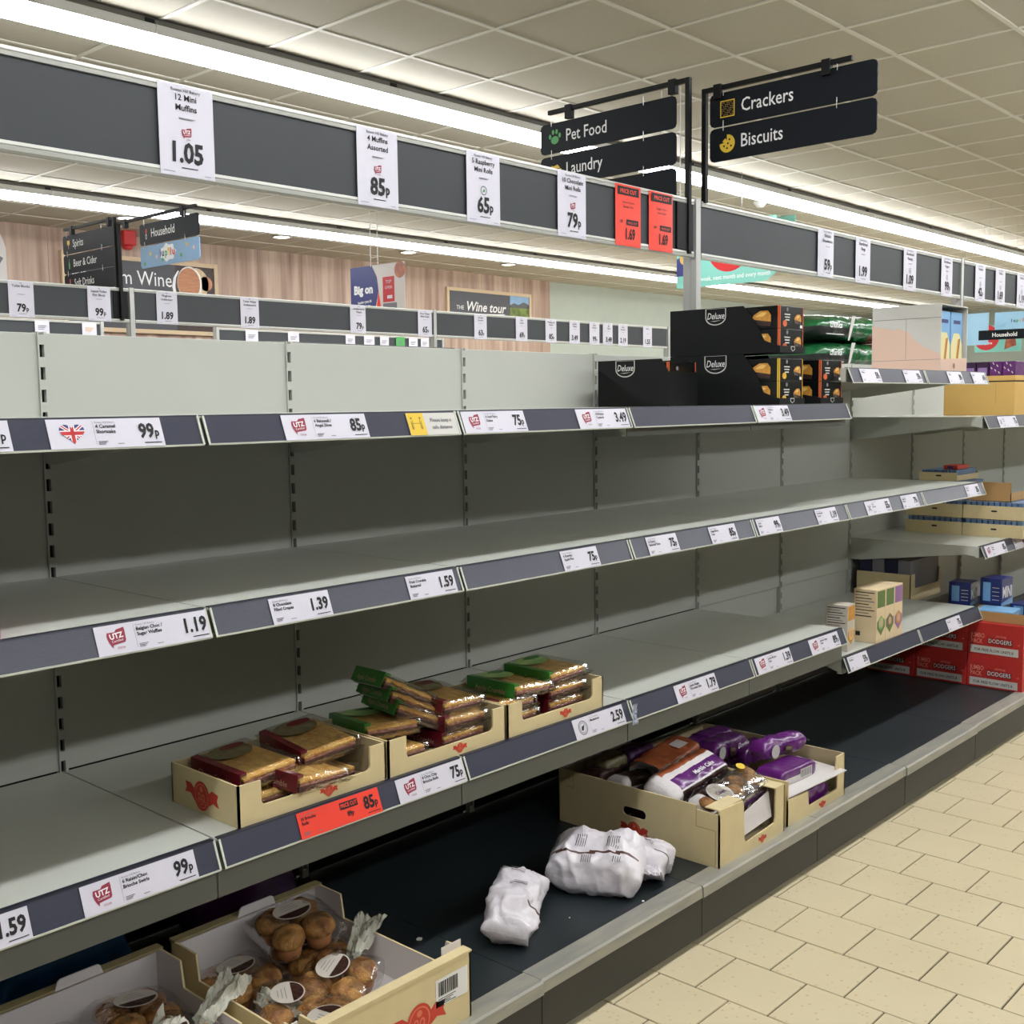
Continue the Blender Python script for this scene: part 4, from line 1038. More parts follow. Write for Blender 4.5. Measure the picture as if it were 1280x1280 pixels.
# -- the two crumpled white bags -------------------------------------------------
def white_bag(label, loc, rot, L, W, H, seed, band_t, blue=False, along=False, taper=.26):
    o = thing('crumpled_bread_bag', label, 'bread bag', loc, group='white bread bags on the black deck', rot=rot)
    b = MB()
    def mf(t, a):
        if along: return 'brown_print' if abs(a-.298-.012*math.sin(t*5)) < .0085 and .05 < t < .95 else 'white_bag'
        return 'brown_print' if abs(t-band_t) < .02 and .3 < a < .52 else 'white_bag'
    b.pack(L, W, H, mf, 60, 72, ex=3.2, taper=taper, amp=.008, fs=9, seed=seed, facet=11, ridge=.011)
    b.build('bag', o)
    q = MB(); sh = b
    # faint printed text blocks laid on the upper side
    def surf(x, y):
        best = max(((v[2], v) for v in b.v if abs(v[0]-x) < .012 and abs(v[1]-y) < .012), default=(H*.9, None), key=lambda e: e[0])
        return best[0]+.0012
    for (cx, cy, ww, n) in (((-.055,-.008,.024,5),(.03,-.006,.026,6),(-.03,-.078,.012,5),(.055,-.078,.012,4)) if along else ((.0,-.0,.022,4),(.06,.01,.018,3))):
        for i in range(n):
            x0 = cx+i*.006; V = []; F = []; m_ = 8
            for j in range(m_+1):
                y = cy-ww+2*ww*j/m_
                z = surf(x0, y); V += [(x0,y,z),(x0+.0022,y,z)]
            for j in range(m_): a = j*2; F.append((a,a+1,a+3,a+2))
            q.add(V, F, 'ink_grey' if i else 'brown_print')
    q.build('print', o)
    c = crumple(.05,.07,seed+1.5,'blue_light' if blue else 'white_bag',.008,.4); c.v = [(x+L*.46,y,z+H*.35) for x,y,z in c.v]; c.build('twisted_end', o)
    return o
white_bag('smaller crumpled white bread bag lying alone with a blue corner', (1.995,1.845,DZ), (R(10),R(-6),R(33)), .27,.125,.115, 3, .30, True, taper=.42)
white_bag('larger crumpled white bread bag with a brown line, by the big carton', (2.335,1.835,DZ), (R(8),0,R(-62)), .26,.20,.125, 8, .5, along=True)
t = white_bag('folded end of white bag lying against the larger bread bag', (2.455,1.765,DZ), (0,0,R(18)), .12,.13,.095, 12, .3)
for i, (x, y) in enumerate(((1.79,1.965),(2.32,1.675),(2.12,1.76))):
    t = thing('paper_scrap', ('white paper scrap on the deck beside the muffin carton','tiny white scrap in front of the larger white bag','tiny pale crumb between the two white bags')[i], 'scrap', (x,y,DZ))
    s_ = (.008,.004,.002)[i]; MB().prism(FZ((0,0,0)), [(-s_,0),(0,-s_),(s_*1.2,-s_*.2),(s_*.6,s_),(-s_*.6,s_*.7)], 0, .0015, 'sign_white').build('paper', t)

# -- large carton with purple packs ----------------------------------------------
W1, D1, H1 = .365, .585, .168
f1 = [(0,0),(W1,0),(W1,.150),(W1-.02,.152),(W1-.05,.150)]+[(W1-.052-.0,.05+.01),(W1-.058,.046),(.145,.036),(.135,.045),(.130,.150),(.125,H1-.004),(.03,H1),(0,H1)]
l1 = [(0,0),(D1,0),(D1,H1-.012),(D1-.075,H1-.012),(D1-.075,H1),(0,H1)]
def c1_marks(b, fy, fx):
    emblem(b, fx, .292, .040, .052); emblem(b, fy, .235, .020, .024)
    b.rect(fx, D1-.077,H1-.06,D1-.0755,H1,'kraft_edge',.0006); b.rect(fx, D1-.077,H1-.061,D1-.012,H1-.0595,'kraft_edge',.0006); b.rect(fx, D1-.0135,.0,D1-.012,H1-.06,'kraft_edge',.0006)
    b.rect(fx, .06,H1-.05,.0612,H1,'kraft_edge',.0006); b.rect(fx, .03,H1-.051,.0612,H1-.0498,'kraft_edge',.0006)
c1 = carton('large cream carton of purple and brown cakes beside the white bags', (2.622,1.632,DZ), W1, D1, H1, f1, (l1,[slotp(.292,.093,.085,.028)]), [(0,0),(D1,0),(D1,H1),(0,.15)], rectp(W1,H1), group='large cream cartons on the deck', marks=c1_marks)
b = MB(); b.box(.004,.004,H1-.002,.125,.05,H1+.001,'kraft'); b.box(W1-.055,.004,.1485,W1,.06,.1515,'kraft'); b.build('folded_flap', c1)
b = MB(); fr = Fr((.132,.012,.05),(1,0,.0),(0,.25,1)); b.prism(fr, [(0,0),(.178,.012),(.19,.085),(.0,.055)], 0, .003, 'carton_white'); b.text(fr, 'Maple Marble Cake', .09,.035,.011,'pale_grey',z=.0034,maxw=.1); b.build('inner_flap', c1)
b = MB(); b.box(.004,D1-.014,H1-.001,W1-.004,D1-.004,H1+.012,'carton_white'); b.build('inner_flap', c1)
W2, D2, H2 = .38, .55, .145
f2 = [(0,0),(W2,0),(W2,H2),(W2-.055,H2),(W2-.062,.105),(W2-.05,.095),(W2-.052,.04),(W2-.058,.036),(.14,.032),(.135,.042),(.13,.082),(0,.086)]
c2 = carton('second cream carton of purple packs, behind the larger one', (3.022,1.64,DZ), W2, D2, H2, f2, (rectp(D2,H2),()), rectp(D2,H2), rectp(W2,H2), group='large cream cartons on the deck', marks=lambda b,fy,fx: emblem(b, fy, .225,.014,.024))
b = MB(); fr = Fr((.006,.006,.088),(1,0,.03),(0,1,.02)); b.prism(fr, [(0,0),(.34,-.03),(.36,.16),(.0,.2)], 0, .003, 'carton_white'); b.build('inner_flap', c2)

def long_pack(label, loc, rot, L, W, H, mf, seed, name='cake_pack', cat='packaged cake', text=None, extra=None, group='purple and brown cake packs in the large cartons', ex=3.6, amp=.004, facet=22, tcol='logo_w'):
    o = thing(name, label, cat, loc, group=group, rot=rot)
    b = MB(); b.pack(L,W,H,mf,34,36,ex=ex,taper=.13,amp=amp,fs=22,seed=seed,facet=facet); b.build('wrapper', o)
    if text:
        q = MB(); s_, x, z, h, fcs = text
        fr = FY((0,-W/2-.0085,0)) if fcs == 'y' else FZ((0,0,H+.007)); q.text(fr, s_, x, z, h, tcol, bold=.02, maxw=L*.6, shear=.15, z=0); q.build('lettering', o)
    if extra: q = MB(); extra(q, L, W, H); q.build('label', o)
    for s_ in (-1,1):
        c = crumple(.035,W*.7,seed+s_,'film_label',.005,.8,8,8); c.v = [(s_*(L/2-.004)+x*s_,y,z+H*.35) for x,y,z in c.v]
        if s_ < 0: c.f = [f[::-1] for f in c.f]
        c.build('end_seal', o)
    return o
CG = 'purple and brown cake packs in the large cartons'
def p1(t, a):
    if t < .12 or a < .15 or a > .9: return 'bag_white'
    if a < .235: return 'brioche'
    if .262 <= a < .355: return 'purple' if .16 < t < .94 else 'bag_white'
    if .235 <= a < .40: return 'bag_white'
    return 'choc' if t > .16 and a < .62 else 'bag_white'
def oval(x, z, r, m='purple', m2='bag_white', face='y'):
    def f(q, L, W, H):
        fr = FY((0,-W/2-.0075,0)) if face == 'y' else FZ((0,0,H+.0065))
        q.plate(fr, circle(x,z,r,22,1.1), m2, 0); q.plate(fr, circle(x,z,r*.82,22,1.1), m, .0006); q.rect(fr, x-r*.7,z-.002,x+r*.7,z+.002,m2,.001)
    return f
# pack with the purple stripe, tilted across the carton
long_pack('large white and purple marble cake pack lying across the big carton', (2.82,1.885,DZ+.118), (R(20),R(-4),R(2)), .33,.12,.085, p1, 3, text=('Marble Cake',.03,-.034,.015,'z'), extra=oval(-.105,.03,.026))
long_pack('orange brown brioche pack behind the purple striped one', (2.90,2.01,DZ+.135), (R(8),R(-3),R(6)), .32,.11,.07, lambda t,a: 'film_label' if t<.1 or t>.9 else ('brioche' if a<.5 else 'bag_white'), 5, extra=lambda q,L,W,H: q.rect(FZ((0,0,H+.004)), .03,-.03,.09,.01,'carton_white',0))
def cup(t, a): return 'purple' if .5 <= a < .78 and t > .22 else ('film_label' if (a < .5) else 'bag_white')
o = long_pack('clear pack of small round cakes with a purple edge at the front', (2.835,1.74,DZ+.108), (R(20),R(-3),R(2)), .31,.115,.055, lambda t,a: 'bag_white' if t<.12 or t>.9 else ('purple' if .44<=a<.62 and t>.26 else ('choc' if a<.44 else 'bag_white')), 7, text=('Marble Cakes',.05,.022,.014,'y'), extra=lambda q,L,W,H: (q.plate(FZ((0,0,H+.0115)), circle(-.075,0,.042,24,1.1),'bag_white',.0), q.plate(FZ((0,0,H+.0125)), circle(-.075,0,.036,24,1.1),'label_cream',0), q.text(FZ((0,0,H+.0135)),'Cakes',-.075,-.006,.013,'purple',bold=.02,z=0)))
for k, (x, y) in enumerate(((.0,-.012),(.048,.012),(.096,-.008),(.125,.02),(-.135,0))):
    b = MB(); b.lathe((x,y,.045), [(.024,0),(.028,.006),(.024,.014),(.012,.019),(.002,.02)], 'muffin', 18, .1, k); b.build('small_cake', o)
b = MB(); b.plate(FZ((0,0,.075)), circle(.10,.035,.014,16,1.2),'yellow',0); b.build('label', o)
q = MB(); q.pack(.315,.122,.072,lambda t,a:'film_clear',24,28,ex=3.4,taper=.15,amp=.005,fs=24,seed=2,facet=24); q.build('clear_film', o)
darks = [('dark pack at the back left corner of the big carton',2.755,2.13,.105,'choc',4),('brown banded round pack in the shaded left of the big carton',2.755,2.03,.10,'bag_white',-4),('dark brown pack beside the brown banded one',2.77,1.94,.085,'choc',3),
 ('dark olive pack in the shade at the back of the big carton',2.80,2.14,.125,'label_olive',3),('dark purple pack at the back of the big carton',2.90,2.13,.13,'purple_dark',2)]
for i, (lb, x, y, z, m_, rz) in enumerate(darks):
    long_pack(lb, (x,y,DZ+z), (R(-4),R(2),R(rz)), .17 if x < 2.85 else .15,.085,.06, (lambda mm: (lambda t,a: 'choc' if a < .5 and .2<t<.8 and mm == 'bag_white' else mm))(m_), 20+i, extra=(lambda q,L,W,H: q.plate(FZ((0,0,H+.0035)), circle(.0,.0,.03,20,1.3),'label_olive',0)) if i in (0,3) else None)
for i in range(3):
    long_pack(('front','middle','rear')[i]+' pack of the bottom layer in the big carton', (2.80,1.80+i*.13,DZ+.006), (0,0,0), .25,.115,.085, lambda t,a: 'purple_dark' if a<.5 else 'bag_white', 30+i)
# second carton
def pp(t, a): return 'purple'
def pat(q, L, W, H):
    fr = FY((0,-W/2-.0050,0)); q.plate(fr, circle(-L*.3,H*.5,.022,20,1.0),'pale_grey',0); q.plate(fr, [(L*.0-.02,.015),(L*.0+.02,.01),(L*.0+.02,.04),(L*.0-.02,.045)],'choc',.0); q.plate(fr, [(-.016,.03),(.016,.026),(.018,.036),(-.014,.042)],'label_olive',.0008)
long_pack('purple round-ended pack on top at the right of the second carton', (3.245,1.80,DZ+.142), (0,R(2),R(-6)), .235,.075,.068, pp, 41, extra=pat, ex=2.4)
long_pack('purple pack on top at the left of the second carton', (3.17,1.97,DZ+.120), (0,R(3),R(4)), .24,.08,.07, pp, 43, text=('Double',.07,.03,.018,'y'), extra=pat)
long_pack('white sided purple pack below the round-ended one', (3.185,1.735,DZ+.095), (0,0,R(-3)), .21,.10,.05, lambda t,a: 'bag_white' if .5<=a<.92 and t<.86 else 'purple', 45, ex=8, amp=.0015, facet=0, extra=lambda q,L,W,H: [q.rect(FY((0,-W/2-.002,0)), .0,.012,.07,.04,'pale_grey',0)]+[q.rect(FY((0,-W/2-.002,0)), .004+.007*i,.014,.007+.007*i,.036,'ink_grey',.0006) for i in range(9)])
for i, (x, y, z, lb) in enumerate(((3.13,2.08,.10,'purple pack at the back left of the second carton'),(3.29,2.08,.10,'purple pack at the back right of the second carton'),(3.29,1.93,.085,'purple pack in the middle right of the second carton'),(3.20,1.70,.006,'dark purple pack inside the cut-out of the second carton'),(3.2,1.85,.006,'purple pack at the bottom of the second carton'),(3.2,2.0,.006,'purple pack at the bottom back of the second carton'))):
    long_pack(lb, (x,y,DZ+z), (0,0,R(3*i-8)), .16 if z > .05 else .28,.085,.065, pp, 50+i)

# -- black dessert display trays on the top shelf --------------------------------
def pie_box(label, loc, W, D, H, col, grp='dessert boxes in the black trays', m='black_gloss'):
    o = thing('dessert_box', label, 'dessert box', loc, group=grp)
    MB().rbox(0,0,0,W,D,H,m,.0015).build('box', o)
    b = MB()
    fx = FX((0,D,0)); fy = FY((0,0,0))
    def pie(fr, x, y, s):
        b.plate(fr, [(x-s,y-.2*s),(x+s,y-.5*s),(x+.95*s,y-.9*s),(x-.9*s,y-.75*s)], 'choc', .001)
        b.plate(fr, [(x-s,y-.2*s),(x-.75*s,y+.15*s),(x-.1*s,y+.5*s),(x+.7*s,y+.5*s),(x+1.0*s,y+.1*s),(x+s,y-.5*s)], 'pie_gold', .0014)
        b.plate(fr, [(x-.6*s,y-.02*s),(x+.1*s,y+.38*s),(x+.6*s,y+.3*s),(x+.2*s,y+.0*s)], 'pie_lt', .0018)
    pie(fx, D*.5, H*.55, min(D,H)*.5); 
    b.rect(fx, D-.006,0,D,H,col,.001)
    b.rect(fy, 0,0,.006,H,col,.001); b.rect(fy, W-.004,0,W,H,col,.001)
    pie(fy, W*.75, H*.5, H*.33); b.plate(fy, circle(W*.32,H*.85,.007,12),'ink_grey',.001)
    for k in range(3): b.rect(fy, W*.2+k*.003,H*.6-k*.009,W*.44-k*.003,H*.6-k*.009+.004,'pale_grey',.001)
    b.plate(fy, circle(W*.22,H*.22,.011,12,1.3),col,.001)
    b.rect(fy, W*.85,.004,W*.94,.014,'sign_white',.002)
    b.build('print', o)
    return o
mat('pie_gold', (214,150,58), .5, noise_amt=.2, noise_scale=60); mat('pie_lt', (236,196,110), .5); mat('orange', (214,96,48), .45); mat('pie_yellow', (224,178,44), .45)
def display_tray(label, loc, W, D, H, cut, lip):
    o = thing('display_tray', label, 'display tray', loc, group='black dessert display trays')
    S_ = [(0,0),(D,0),(D,H*.72),(D-.03,H),(0,H)] if cut < 0 else [(0,0),(D,0),(D,lip),(D-.02,lip+.004),(D-cut+.01,lip+.02),(D-cut-.02,H*.62),(D-cut-.07,H),(0,H)]; t_ = .004
    b = MB(); b.prism(FX((0,D,0)), S_, -t_, 0, 'black'); b.build('side_panel', o)
    b = MB(); b.prism(Fr((W,0,0),(0,1,0),(0,0,1)), [(D-a,c) for a,c in S_][::-1], -t_, 0, 'black'); b.build('side_panel', o)
    MB().box(t_,D-t_,0,W-t_,D,H,'black').build('back_panel', o); MB().box(t_,0,0,W-t_,t_,lip,'black').build('front_lip', o); MB().box(t_,t_,.0,W-t_,D-t_,.004,'black').build('base', o)
    fx = FX((0,D,0)); cx_ = D*.5-.03; s = H*.27; top = H-.002
    sh = [(cx_-s*.95,top),(cx_-s*.95,top-s*.7)]+[(cx_+s*.95*math.cos(t), top-s*.7+s*.62*math.sin(t)) for t in [math.pi+math.pi*i/12 for i in range(1,12)]]+[(cx_+s*.95,top-s*.7),(cx_+s*.95,top)]
    inn = [(cx_+(x-cx_)*.92, top-.0+(y-top)*.94) for x, y in sh]; inn[0] = (inn[0][0], top-.001); inn[-1] = (inn[-1][0], top-.001)
    b = MB(); b.plate(fx, sh, 'pale_grey', .0008, holes=[inn]); b.text(fx, 'Deluxe', cx_, top-s*.82, s*.5, 'sign_white', shear=.2, maxw=s*1.55, bold=.005); 
    b.plate(fx, [(cx_-s*.5,top-s*.98),(cx_+s*.55,top-s*.93),(cx_-s*.1,top-s*1.02)], 'pale_grey')
    b.build('lettering', o)
    if cut < 0: return o
    b = MB(); fy = FY((0,0,0)); b.plate(fy, [(W*.42,lip),(W*.58,lip),(W*.58,lip*.5)]+[(W*.5,lip*.2),(W*.42,lip*.5)], 'pale_grey', .0008); b.plate(fy, [(W*.44,lip*.9),(W*.56,lip*.9),(W*.56,lip*.55),(W*.5,lip*.32),(W*.44,lip*.55)], 'black', .0012); b.build('emblem', o)
    return o
SZ = 1.4455
display_tray('lower of the two stacked black display trays', (3.365,1.872,SZ), .17,.435,.172,.07,.022)
display_tray('upper of the two stacked black display trays', (3.365,1.872,SZ+.173), .17,.435,.160,.07,.022)
display_tray('small separate black display tray at the left', (3.055,2.10,SZ), .17,.29,.155,-1,.112)
display_tray('rightmost black display tray with open front beside the stack', (3.655,1.872,SZ), .17,.30,.150,.13,.022)
for lev, z0 in enumerate((SZ+.0045, SZ+.173+.0045)):
    for k in range(2):
        for r_ in range(3):
            nm = ('lower','upper')[k]+' '+('front','middle','back')[r_]
            pie_box(nm+' dessert box in the '+('lower','upper')[lev]+' stacked black tray', (3.3695,1.878+r_*.14,z0+k*.0755), .161,.135,.074, 'orange' if lev or k == 0 and r_ else 'pie_yellow')
for k in range(2): pie_box(('lower','upper')[k]+' dessert box in the rightmost black tray', (3.66,1.878,SZ+.0045+k*.0755), .160,.135,.074, 'orange')
pie_box('dessert box peeping out of the small separate black tray', (3.06,2.106,SZ+.0045), .160,.20,.140, 'orange')

# -- pet food bags beyond, on the back side top shelf ------------------------------
PZ = 1.6005
for k in range(2):
    o = thing('pet_food_bag', ('lower','upper')[k]+' green and red pet food bag beyond the top shelf', 'pet food bag', (5.56,2.80,PZ+.02+k*.135), group='pet food bags', rot=(0,0,R(-2)))
    if k == 0: pass
    b = MB(); b.pack(.92,.40,.132, lambda t,a: 'pet_red' if t > .70 else ('pet_black' if t < .34 and a > .5 else 'pet_green'), 40, 34, ex=3, taper=.16, amp=.007, fs=12, seed=k+3, facet=14); b.build('bag', o)
    q = MB(); fr = FY((0,-.208,0)); q.text(fr, 'chunks', -.32,.06,.03,'sign_white',maxw=.16,shear=.1,bold=.02,z=0); q.plate(fr, [(-.20,.0),(-.185,.0),(-.12,.125),(-.16,.125)],'pale_grey',0); q.rect(fr,-.42,.025,-.24,.03,'pale_grey',0); q.build('print', o)
t = thing('shelf_tray', 'flat black tray lying on top behind the panels', 'tray', (2.17,2.78,PZ+.0005))
MB().rbox(-.325,-.235,.0,.325,.2,.028,'black',.004).rbox(-.345,-.245,.028,.345,.21,.036,'tray_rim',.003).build('tray', t)

# -- pink and grey carton with open front --------------------------------------------
o = thing('wafer_carton', 'tall pink and grey cardboard carton with an open front', 'carton', (4.70,1.87,1.5735))
CW, CD, CH = .29,.30,.275
b = MB(); b.prism(FX((0,CD,0)), rectp(CD,CH), -.004, 0, 'pale_grey'); b.build('side_panel', o)
b = MB(); b.prism(Fr((CW,0,0),(0,1,0),(0,0,1)), rectp(CD,CH), -.004, 0, 'pale_grey'); b.build('side_panel', o)
MB().box(.004,CD-.004,0,CW-.004,CD,CH,'pale_grey').build('back_panel', o); MB().box(0,0,CH,CW,CD,CH+.004,'pale_grey').build('top_panel', o); MB().box(.004,.004,0,CW-.004,CD-.004,.003,'pale_pink').build('base', o)
b = MB(); b.prism(FY((0,0,0)), [(.004,0),(CW-.004,0),(CW-.004,.06),(.004,.05)], -.004, 0, 'pale_pink'); b.plate(FY((0,0,0)), circle(CW*.5,.024,.012,12), 'kraft_edge', .0008); b.build('front_lip', o)
b = MB(); fx = FX((0,CD,0)); b.plate(fx, [(0,0),(CD,0),(CD,.072),(CD*.78,.10),(CD*.6,.14),(CD*.55,.165),(CD*.38,.185),(CD*.33,.178),(0,.20)], 'pale_pink', .0006); b.rect(fx, CD*.5,.052,CD*.505,.225,'ink_grey',.001); b.rect(fx,0,.222,CD,.224,'ink_grey',.001); b.rect(fx,0,.049,CD,.0505,'ink_grey',.001); b.build('print', o)
for k in range(2):
    q = thing('biscuit_box', ('left','right')[k]+' blue and cream wafer box inside the pink carton', 'biscuit box', (4.71+k*.135,1.885,1.5768), group='wafer boxes in the pink carton')
    MB().rbox(0,0,0,.125,.06,.25,'blue_light',.002).build('box', q)
    b = MB(); fr = FY((0,0,0)); b.plate(fr, [(0,.0),(.125,.0),(.125,.11),(.09,.16),(.03,.16),(0,.11)], 'label_yellow', .0006); b.plate(fr, [(.02,0),(.06,.05),(.1,0)], 'sky_blue', .001); b.plate(fr, [(.055,.04),(.08,.05),(.10,.14),(.075,.135)], 'pie_gold', .0012); b.plate(fr, [(.07,.045),(.08,.05),(.10,.14),(.09,.138)], 'brioche', .0016)
    b.rect(fr, .025,.20,.10,.215,'blue',.001); b.build('print', q)

# -- orange carton
o = thing('large_carton', 'yellow-orange cardboard carton on the shelf at the right edge', 'carton', (5.62,1.875,1.3755))
OW, OD, OH = .42,.34,.19
b = MB(); b.rbox(0,0,0,OW,OD,OH-.03,'box_orange',.002); b.build('box', o)
MB().rbox(-.003,-.003,OH-.024,OW+.003,OD+.003,OH,'box_orange',.002).build('lid', o)
b = MB(); b.box(.002,.002,OH-.032,OW-.002,OD-.002,OH-.024,'ink'); b.rect(FX((0,OD,0)), OD*.74,.05,OD*.743,OH-.034,'kraft_edge',.0006); b.build('lid_gap', o)
b = MB(); b.rect(FY((0,0,0)), .14,.03,.3,.13,'pet_black',.0006); b.plate(FY((0,0,0)), circle(.21,.075,.035), 'brioche', .001); b.build('print', o)
for k in range(5):
    q = thing('chocolate_box', ('first','second','third','fourth','fifth')[k]+' purple chocolate box from the left, on the orange carton', 'chocolate box', (5.64,2.13-k*.062,1.3755+OH+.0005), group='purple boxes on the orange carton')
    MB().rbox(0,0,0,.14,.058,.068,'purple_dark' if k < 3 else 'purple',.002).build('box', q)
    b = MB(); b.rect(FX((0,.058,0)),.006,.008,.05,.04,'lilac',.0006) if k < 3 else [b.tube((-.0012,.01+.009*i,.01+.011*((i*3)%5)),(-.0012,.016+.009*i,.02+.011*((i*3)%5)),.0022,'pale_grey',5) for i in range(5)]
    b.build('print', q)

# -- biscuit trays at right --------------------------------------------------------
def bis_tray(label, loc, W, D, H, packs=True):
    o = thing('biscuit_tray', label, 'biscuit tray', loc, group='cream biscuit trays with a blue row')
    b = MB(); b.prism(FX((0,D,0)), rectp(D,H*.74), -.004,0,'kraft'); b.plate(FX((0,D,0)), slotp(D*.52,H*.45,.028,.008), 'ink', .0006); b.build('side_panel', o)
    b = MB(); b.prism(Fr((W,0,0),(0,1,0),(0,0,1)), rectp(D,H*.74), -.004,0,'kraft'); b.build('side_panel', o)
    MB().box(.004,0,0,W-.004,.004,H*.5,'kraft').build('front_panel', o); MB().box(.004,D-.004,0,W-.004,D,H*.74,'kraft').build('back_panel', o)
    MB().box(.004,.004,0,W-.004,D-.004,.003,'kraft_in').build('base', o)
    n = 10
    pr = None
    for k in range(n):
        if pr is None:
            b = MB(); w_ = (D-.012)/n; b.rbox(0,0,0,W-.012,w_-.006,H*.98-.004,'blue_pack3',.002); b.rect(FX((0,w_-.002,0)),.0,H*.9,w_-.002,H*.98-.005,'pale_grey',.0004); pr = p = b.build('biscuit_pack', o)
        else: p = bpy.data.objects.new('biscuit_pack', pr.data); C.objects.link(p); p.parent = o
        p.location = (.006,.006+k*(D-.012)/n,.0035)
    return o
bis_tray('lower back cream biscuit tray of the stacked four', (5.56,2.087,.7885), .30,.285,.085)
bis_tray('lower front cream biscuit tray of the stacked four', (5.56,1.797,.7885), .30,.285,.085)
bis_tray('upper back cream biscuit tray of the stacked four', (5.56,2.087,.8745), .30,.285,.088)
bis_tray('upper front cream biscuit tray of the stacked four', (5.56,1.797,.8745), .30,.285,.088)
bis_tray('third level cream biscuit tray at the back of the stack', (5.56,2.087,.9635), .30,.285,.088)
bis_tray('topmost small cream biscuit tray showing above the end of the middle shelf', (5.57,2.12,1.0525), .28,.19,.055)
o = thing('biscuit_pack', 'small red and blue pack on the single upper biscuit tray', 'biscuit pack', (5.60,2.13,1.108)); MB().rbox(0,0,0,.15,.07,.02,'emblem',.003).build('wrapper', o); b = MB(); b.rect(FX((0,.07,0)),.02,.004,.05,.016,'blue',.0006); b.build('print', o)
o = thing('cardboard_tray', 'empty grey-brown tray piece right of the single upper biscuit tray', 'cardboard tray', (5.57,1.86,.9635)); MB().box(0,0,0,.004,.2,.09,'brown_card').build('side_panel', o); MB().box(0,.0,0,.3,.004,.04,'brown_card').build('front_panel', o); MB().box(.004,.004,0,.3,.2,.003,'brown_card').build('base', o)

# -- boxes on the low shelf at the right
def biscuit_box(label, x, y, z, W, D, H, base, c1, c2, tilt=0, grp='upright biscuit boxes on the low shelf'):
    o = thing('biscuit_box', label, 'biscuit box', (x,y,z), group=grp, rot=(0,0,R(tilt)))
    MB().rbox(0,0,0,W,D,H,base,.0015).build('box', o)
    b = MB(); fx = FX((0,D,0)); fy = FY((0,0,0))
    for k in range(9): b.rect(fx, D*.08, H*(.93-.055*k), D*(.9-.12*((k*5)%3)), H*(.93-.055*k)+.0035, 'pet_black' if k % 2 == 0 else 'ink_grey', .0006)
    b.rect(fx, D*.1,H*.12,D*.3,H*.2,'pet_black',.0006)
    b.plate(fy, [(W*.06,H*.66),(W*.94,H*.66),(W*.94,H*.97),(W*.06,H*.97)], c1, .0006)
    b.plate(fy, [(W*.06,H*.40),(W*.5,H*.5),(W*.94,H*.40),(W*.94,H*.28),(W*.5,H*.13),(W*.06,H*.28)], c1, .0006)
    b.plate(fy, circle(W*.5,H*.36,W*.32,16,.9), c2, .001); b.plate(fy, circle(W*.5,H*.36,W*.2,12,.9), 'label_lt', .0014)
    b.build('print', o); return o
mat('box_cream', (226,204,166), .45); mat('olive', (96,122,66), .45); mat('mauve', (150,110,160), .45)
LZ = .5155
biscuit_box('left of three upright cream biscuit boxes, green front', 4.115,1.862,LZ,.078,.095,.21,'box_cream','olive','label_green')
biscuit_box('middle of three upright cream biscuit boxes, green front', 4.195,1.862,LZ,.078,.095,.21,'box_cream','olive','label_olive')
biscuit_box('right of three upright cream biscuit boxes, mauve front', 4.275,1.862,LZ,.078,.095,.21,'box_cream','mauve','pie_gold')
biscuit_box('single small biscuit box standing alone at the shelf end', 3.915,1.885,LZ,.075,.085,.175,'label_cream','pie_gold','pie_lt',5)

# cream tray with dark blue packs at the back, and the blue packs beside
o = thing('biscuit_tray', 'cream tray of dark blue packs in the shade behind the biscuit boxes', 'biscuit tray', (5.16,2.17,.4985)); W_, D_ = .36,.27
b = MB(); b.prism(FX((0,D_,0)), rectp(D_,.13), -.004,0,'kraft'); b.build('side_panel', o)
b = MB(); b.prism(Fr((W_,0,0),(0,1,0),(0,0,1)), rectp(D_,.13), -.004,0,'kraft'); b.build('side_panel', o)
b = MB(); b.prism(FY((0,0,0)), notch(W_,.13,.05,W_-.02,.06), -.004,0,'kraft'); b.build('front_panel', o); MB().box(.004,.004,0,W_-.004,D_-.004,.003,'kraft_in').build('base', o)
for k in range(4):
    MB().rbox(.008,.008+k*.064,.004,W_-.008,.068+k*.064,.195,'blue_dark' if k % 2 else 'ink_grey',.003).build('biscuit_pack', o)
RX = 5.115
def red_box(label, y, z, h=.148):
    o = thing('biscuit_carton', label, 'biscuit carton', (RX,y,z), group='red jumbo pack cartons')
    MB().rbox(0,0,0,.36,.242,h,'box_red',.002).build('box', o)
    b = MB(); fx = FX((0,.242,0)); b.rect(fx, .012,.008,.222,.043,'pale_grey',.0006)
    b.text(fx,'FOR FREE FLOW UNITS 8',.115,.018,.012,'ink',maxw=.17,bold=.01)
    b.text(fx,'JUMBO',.012,.079,.020,'emblem_pale',al='L',bold=.02,maxw=.062); b.text(fx,'PACK',.016,.053,.020,'emblem_pale',al='L',bold=.02,maxw=.05)
    b.plate(fx, [(.085,.052),(.195,.050),(.20,.082),(.088,.088)],'box_red2',.0006); b.text(fx,'DODGERS',.143,.058,.020,'ink',bold=.05,maxw=.105); b.text(fx,'DODGERS',.142,.059,.019,'sign_white',bold=.0,maxw=.1,z=.0014)
    b.text(fx,'JAMMIE',.145,.086,.010,'emblem_pale',maxw=.08,rot=-.05); b.text(fx,'x8',.222,.06,.008,'emblem_pale')
    b.build('lettering', o); return o
ZB = DZ
for j, (y, nm) in enumerate(((1.637,'front'),(1.882,'second'),(2.127,'third'))):
    red_box('lower '+nm+' red jumbo pack carton on the deck', y, ZB)
    red_box('upper '+nm+' red jumbo pack carton of the stack', y, ZB+.1485, .148)
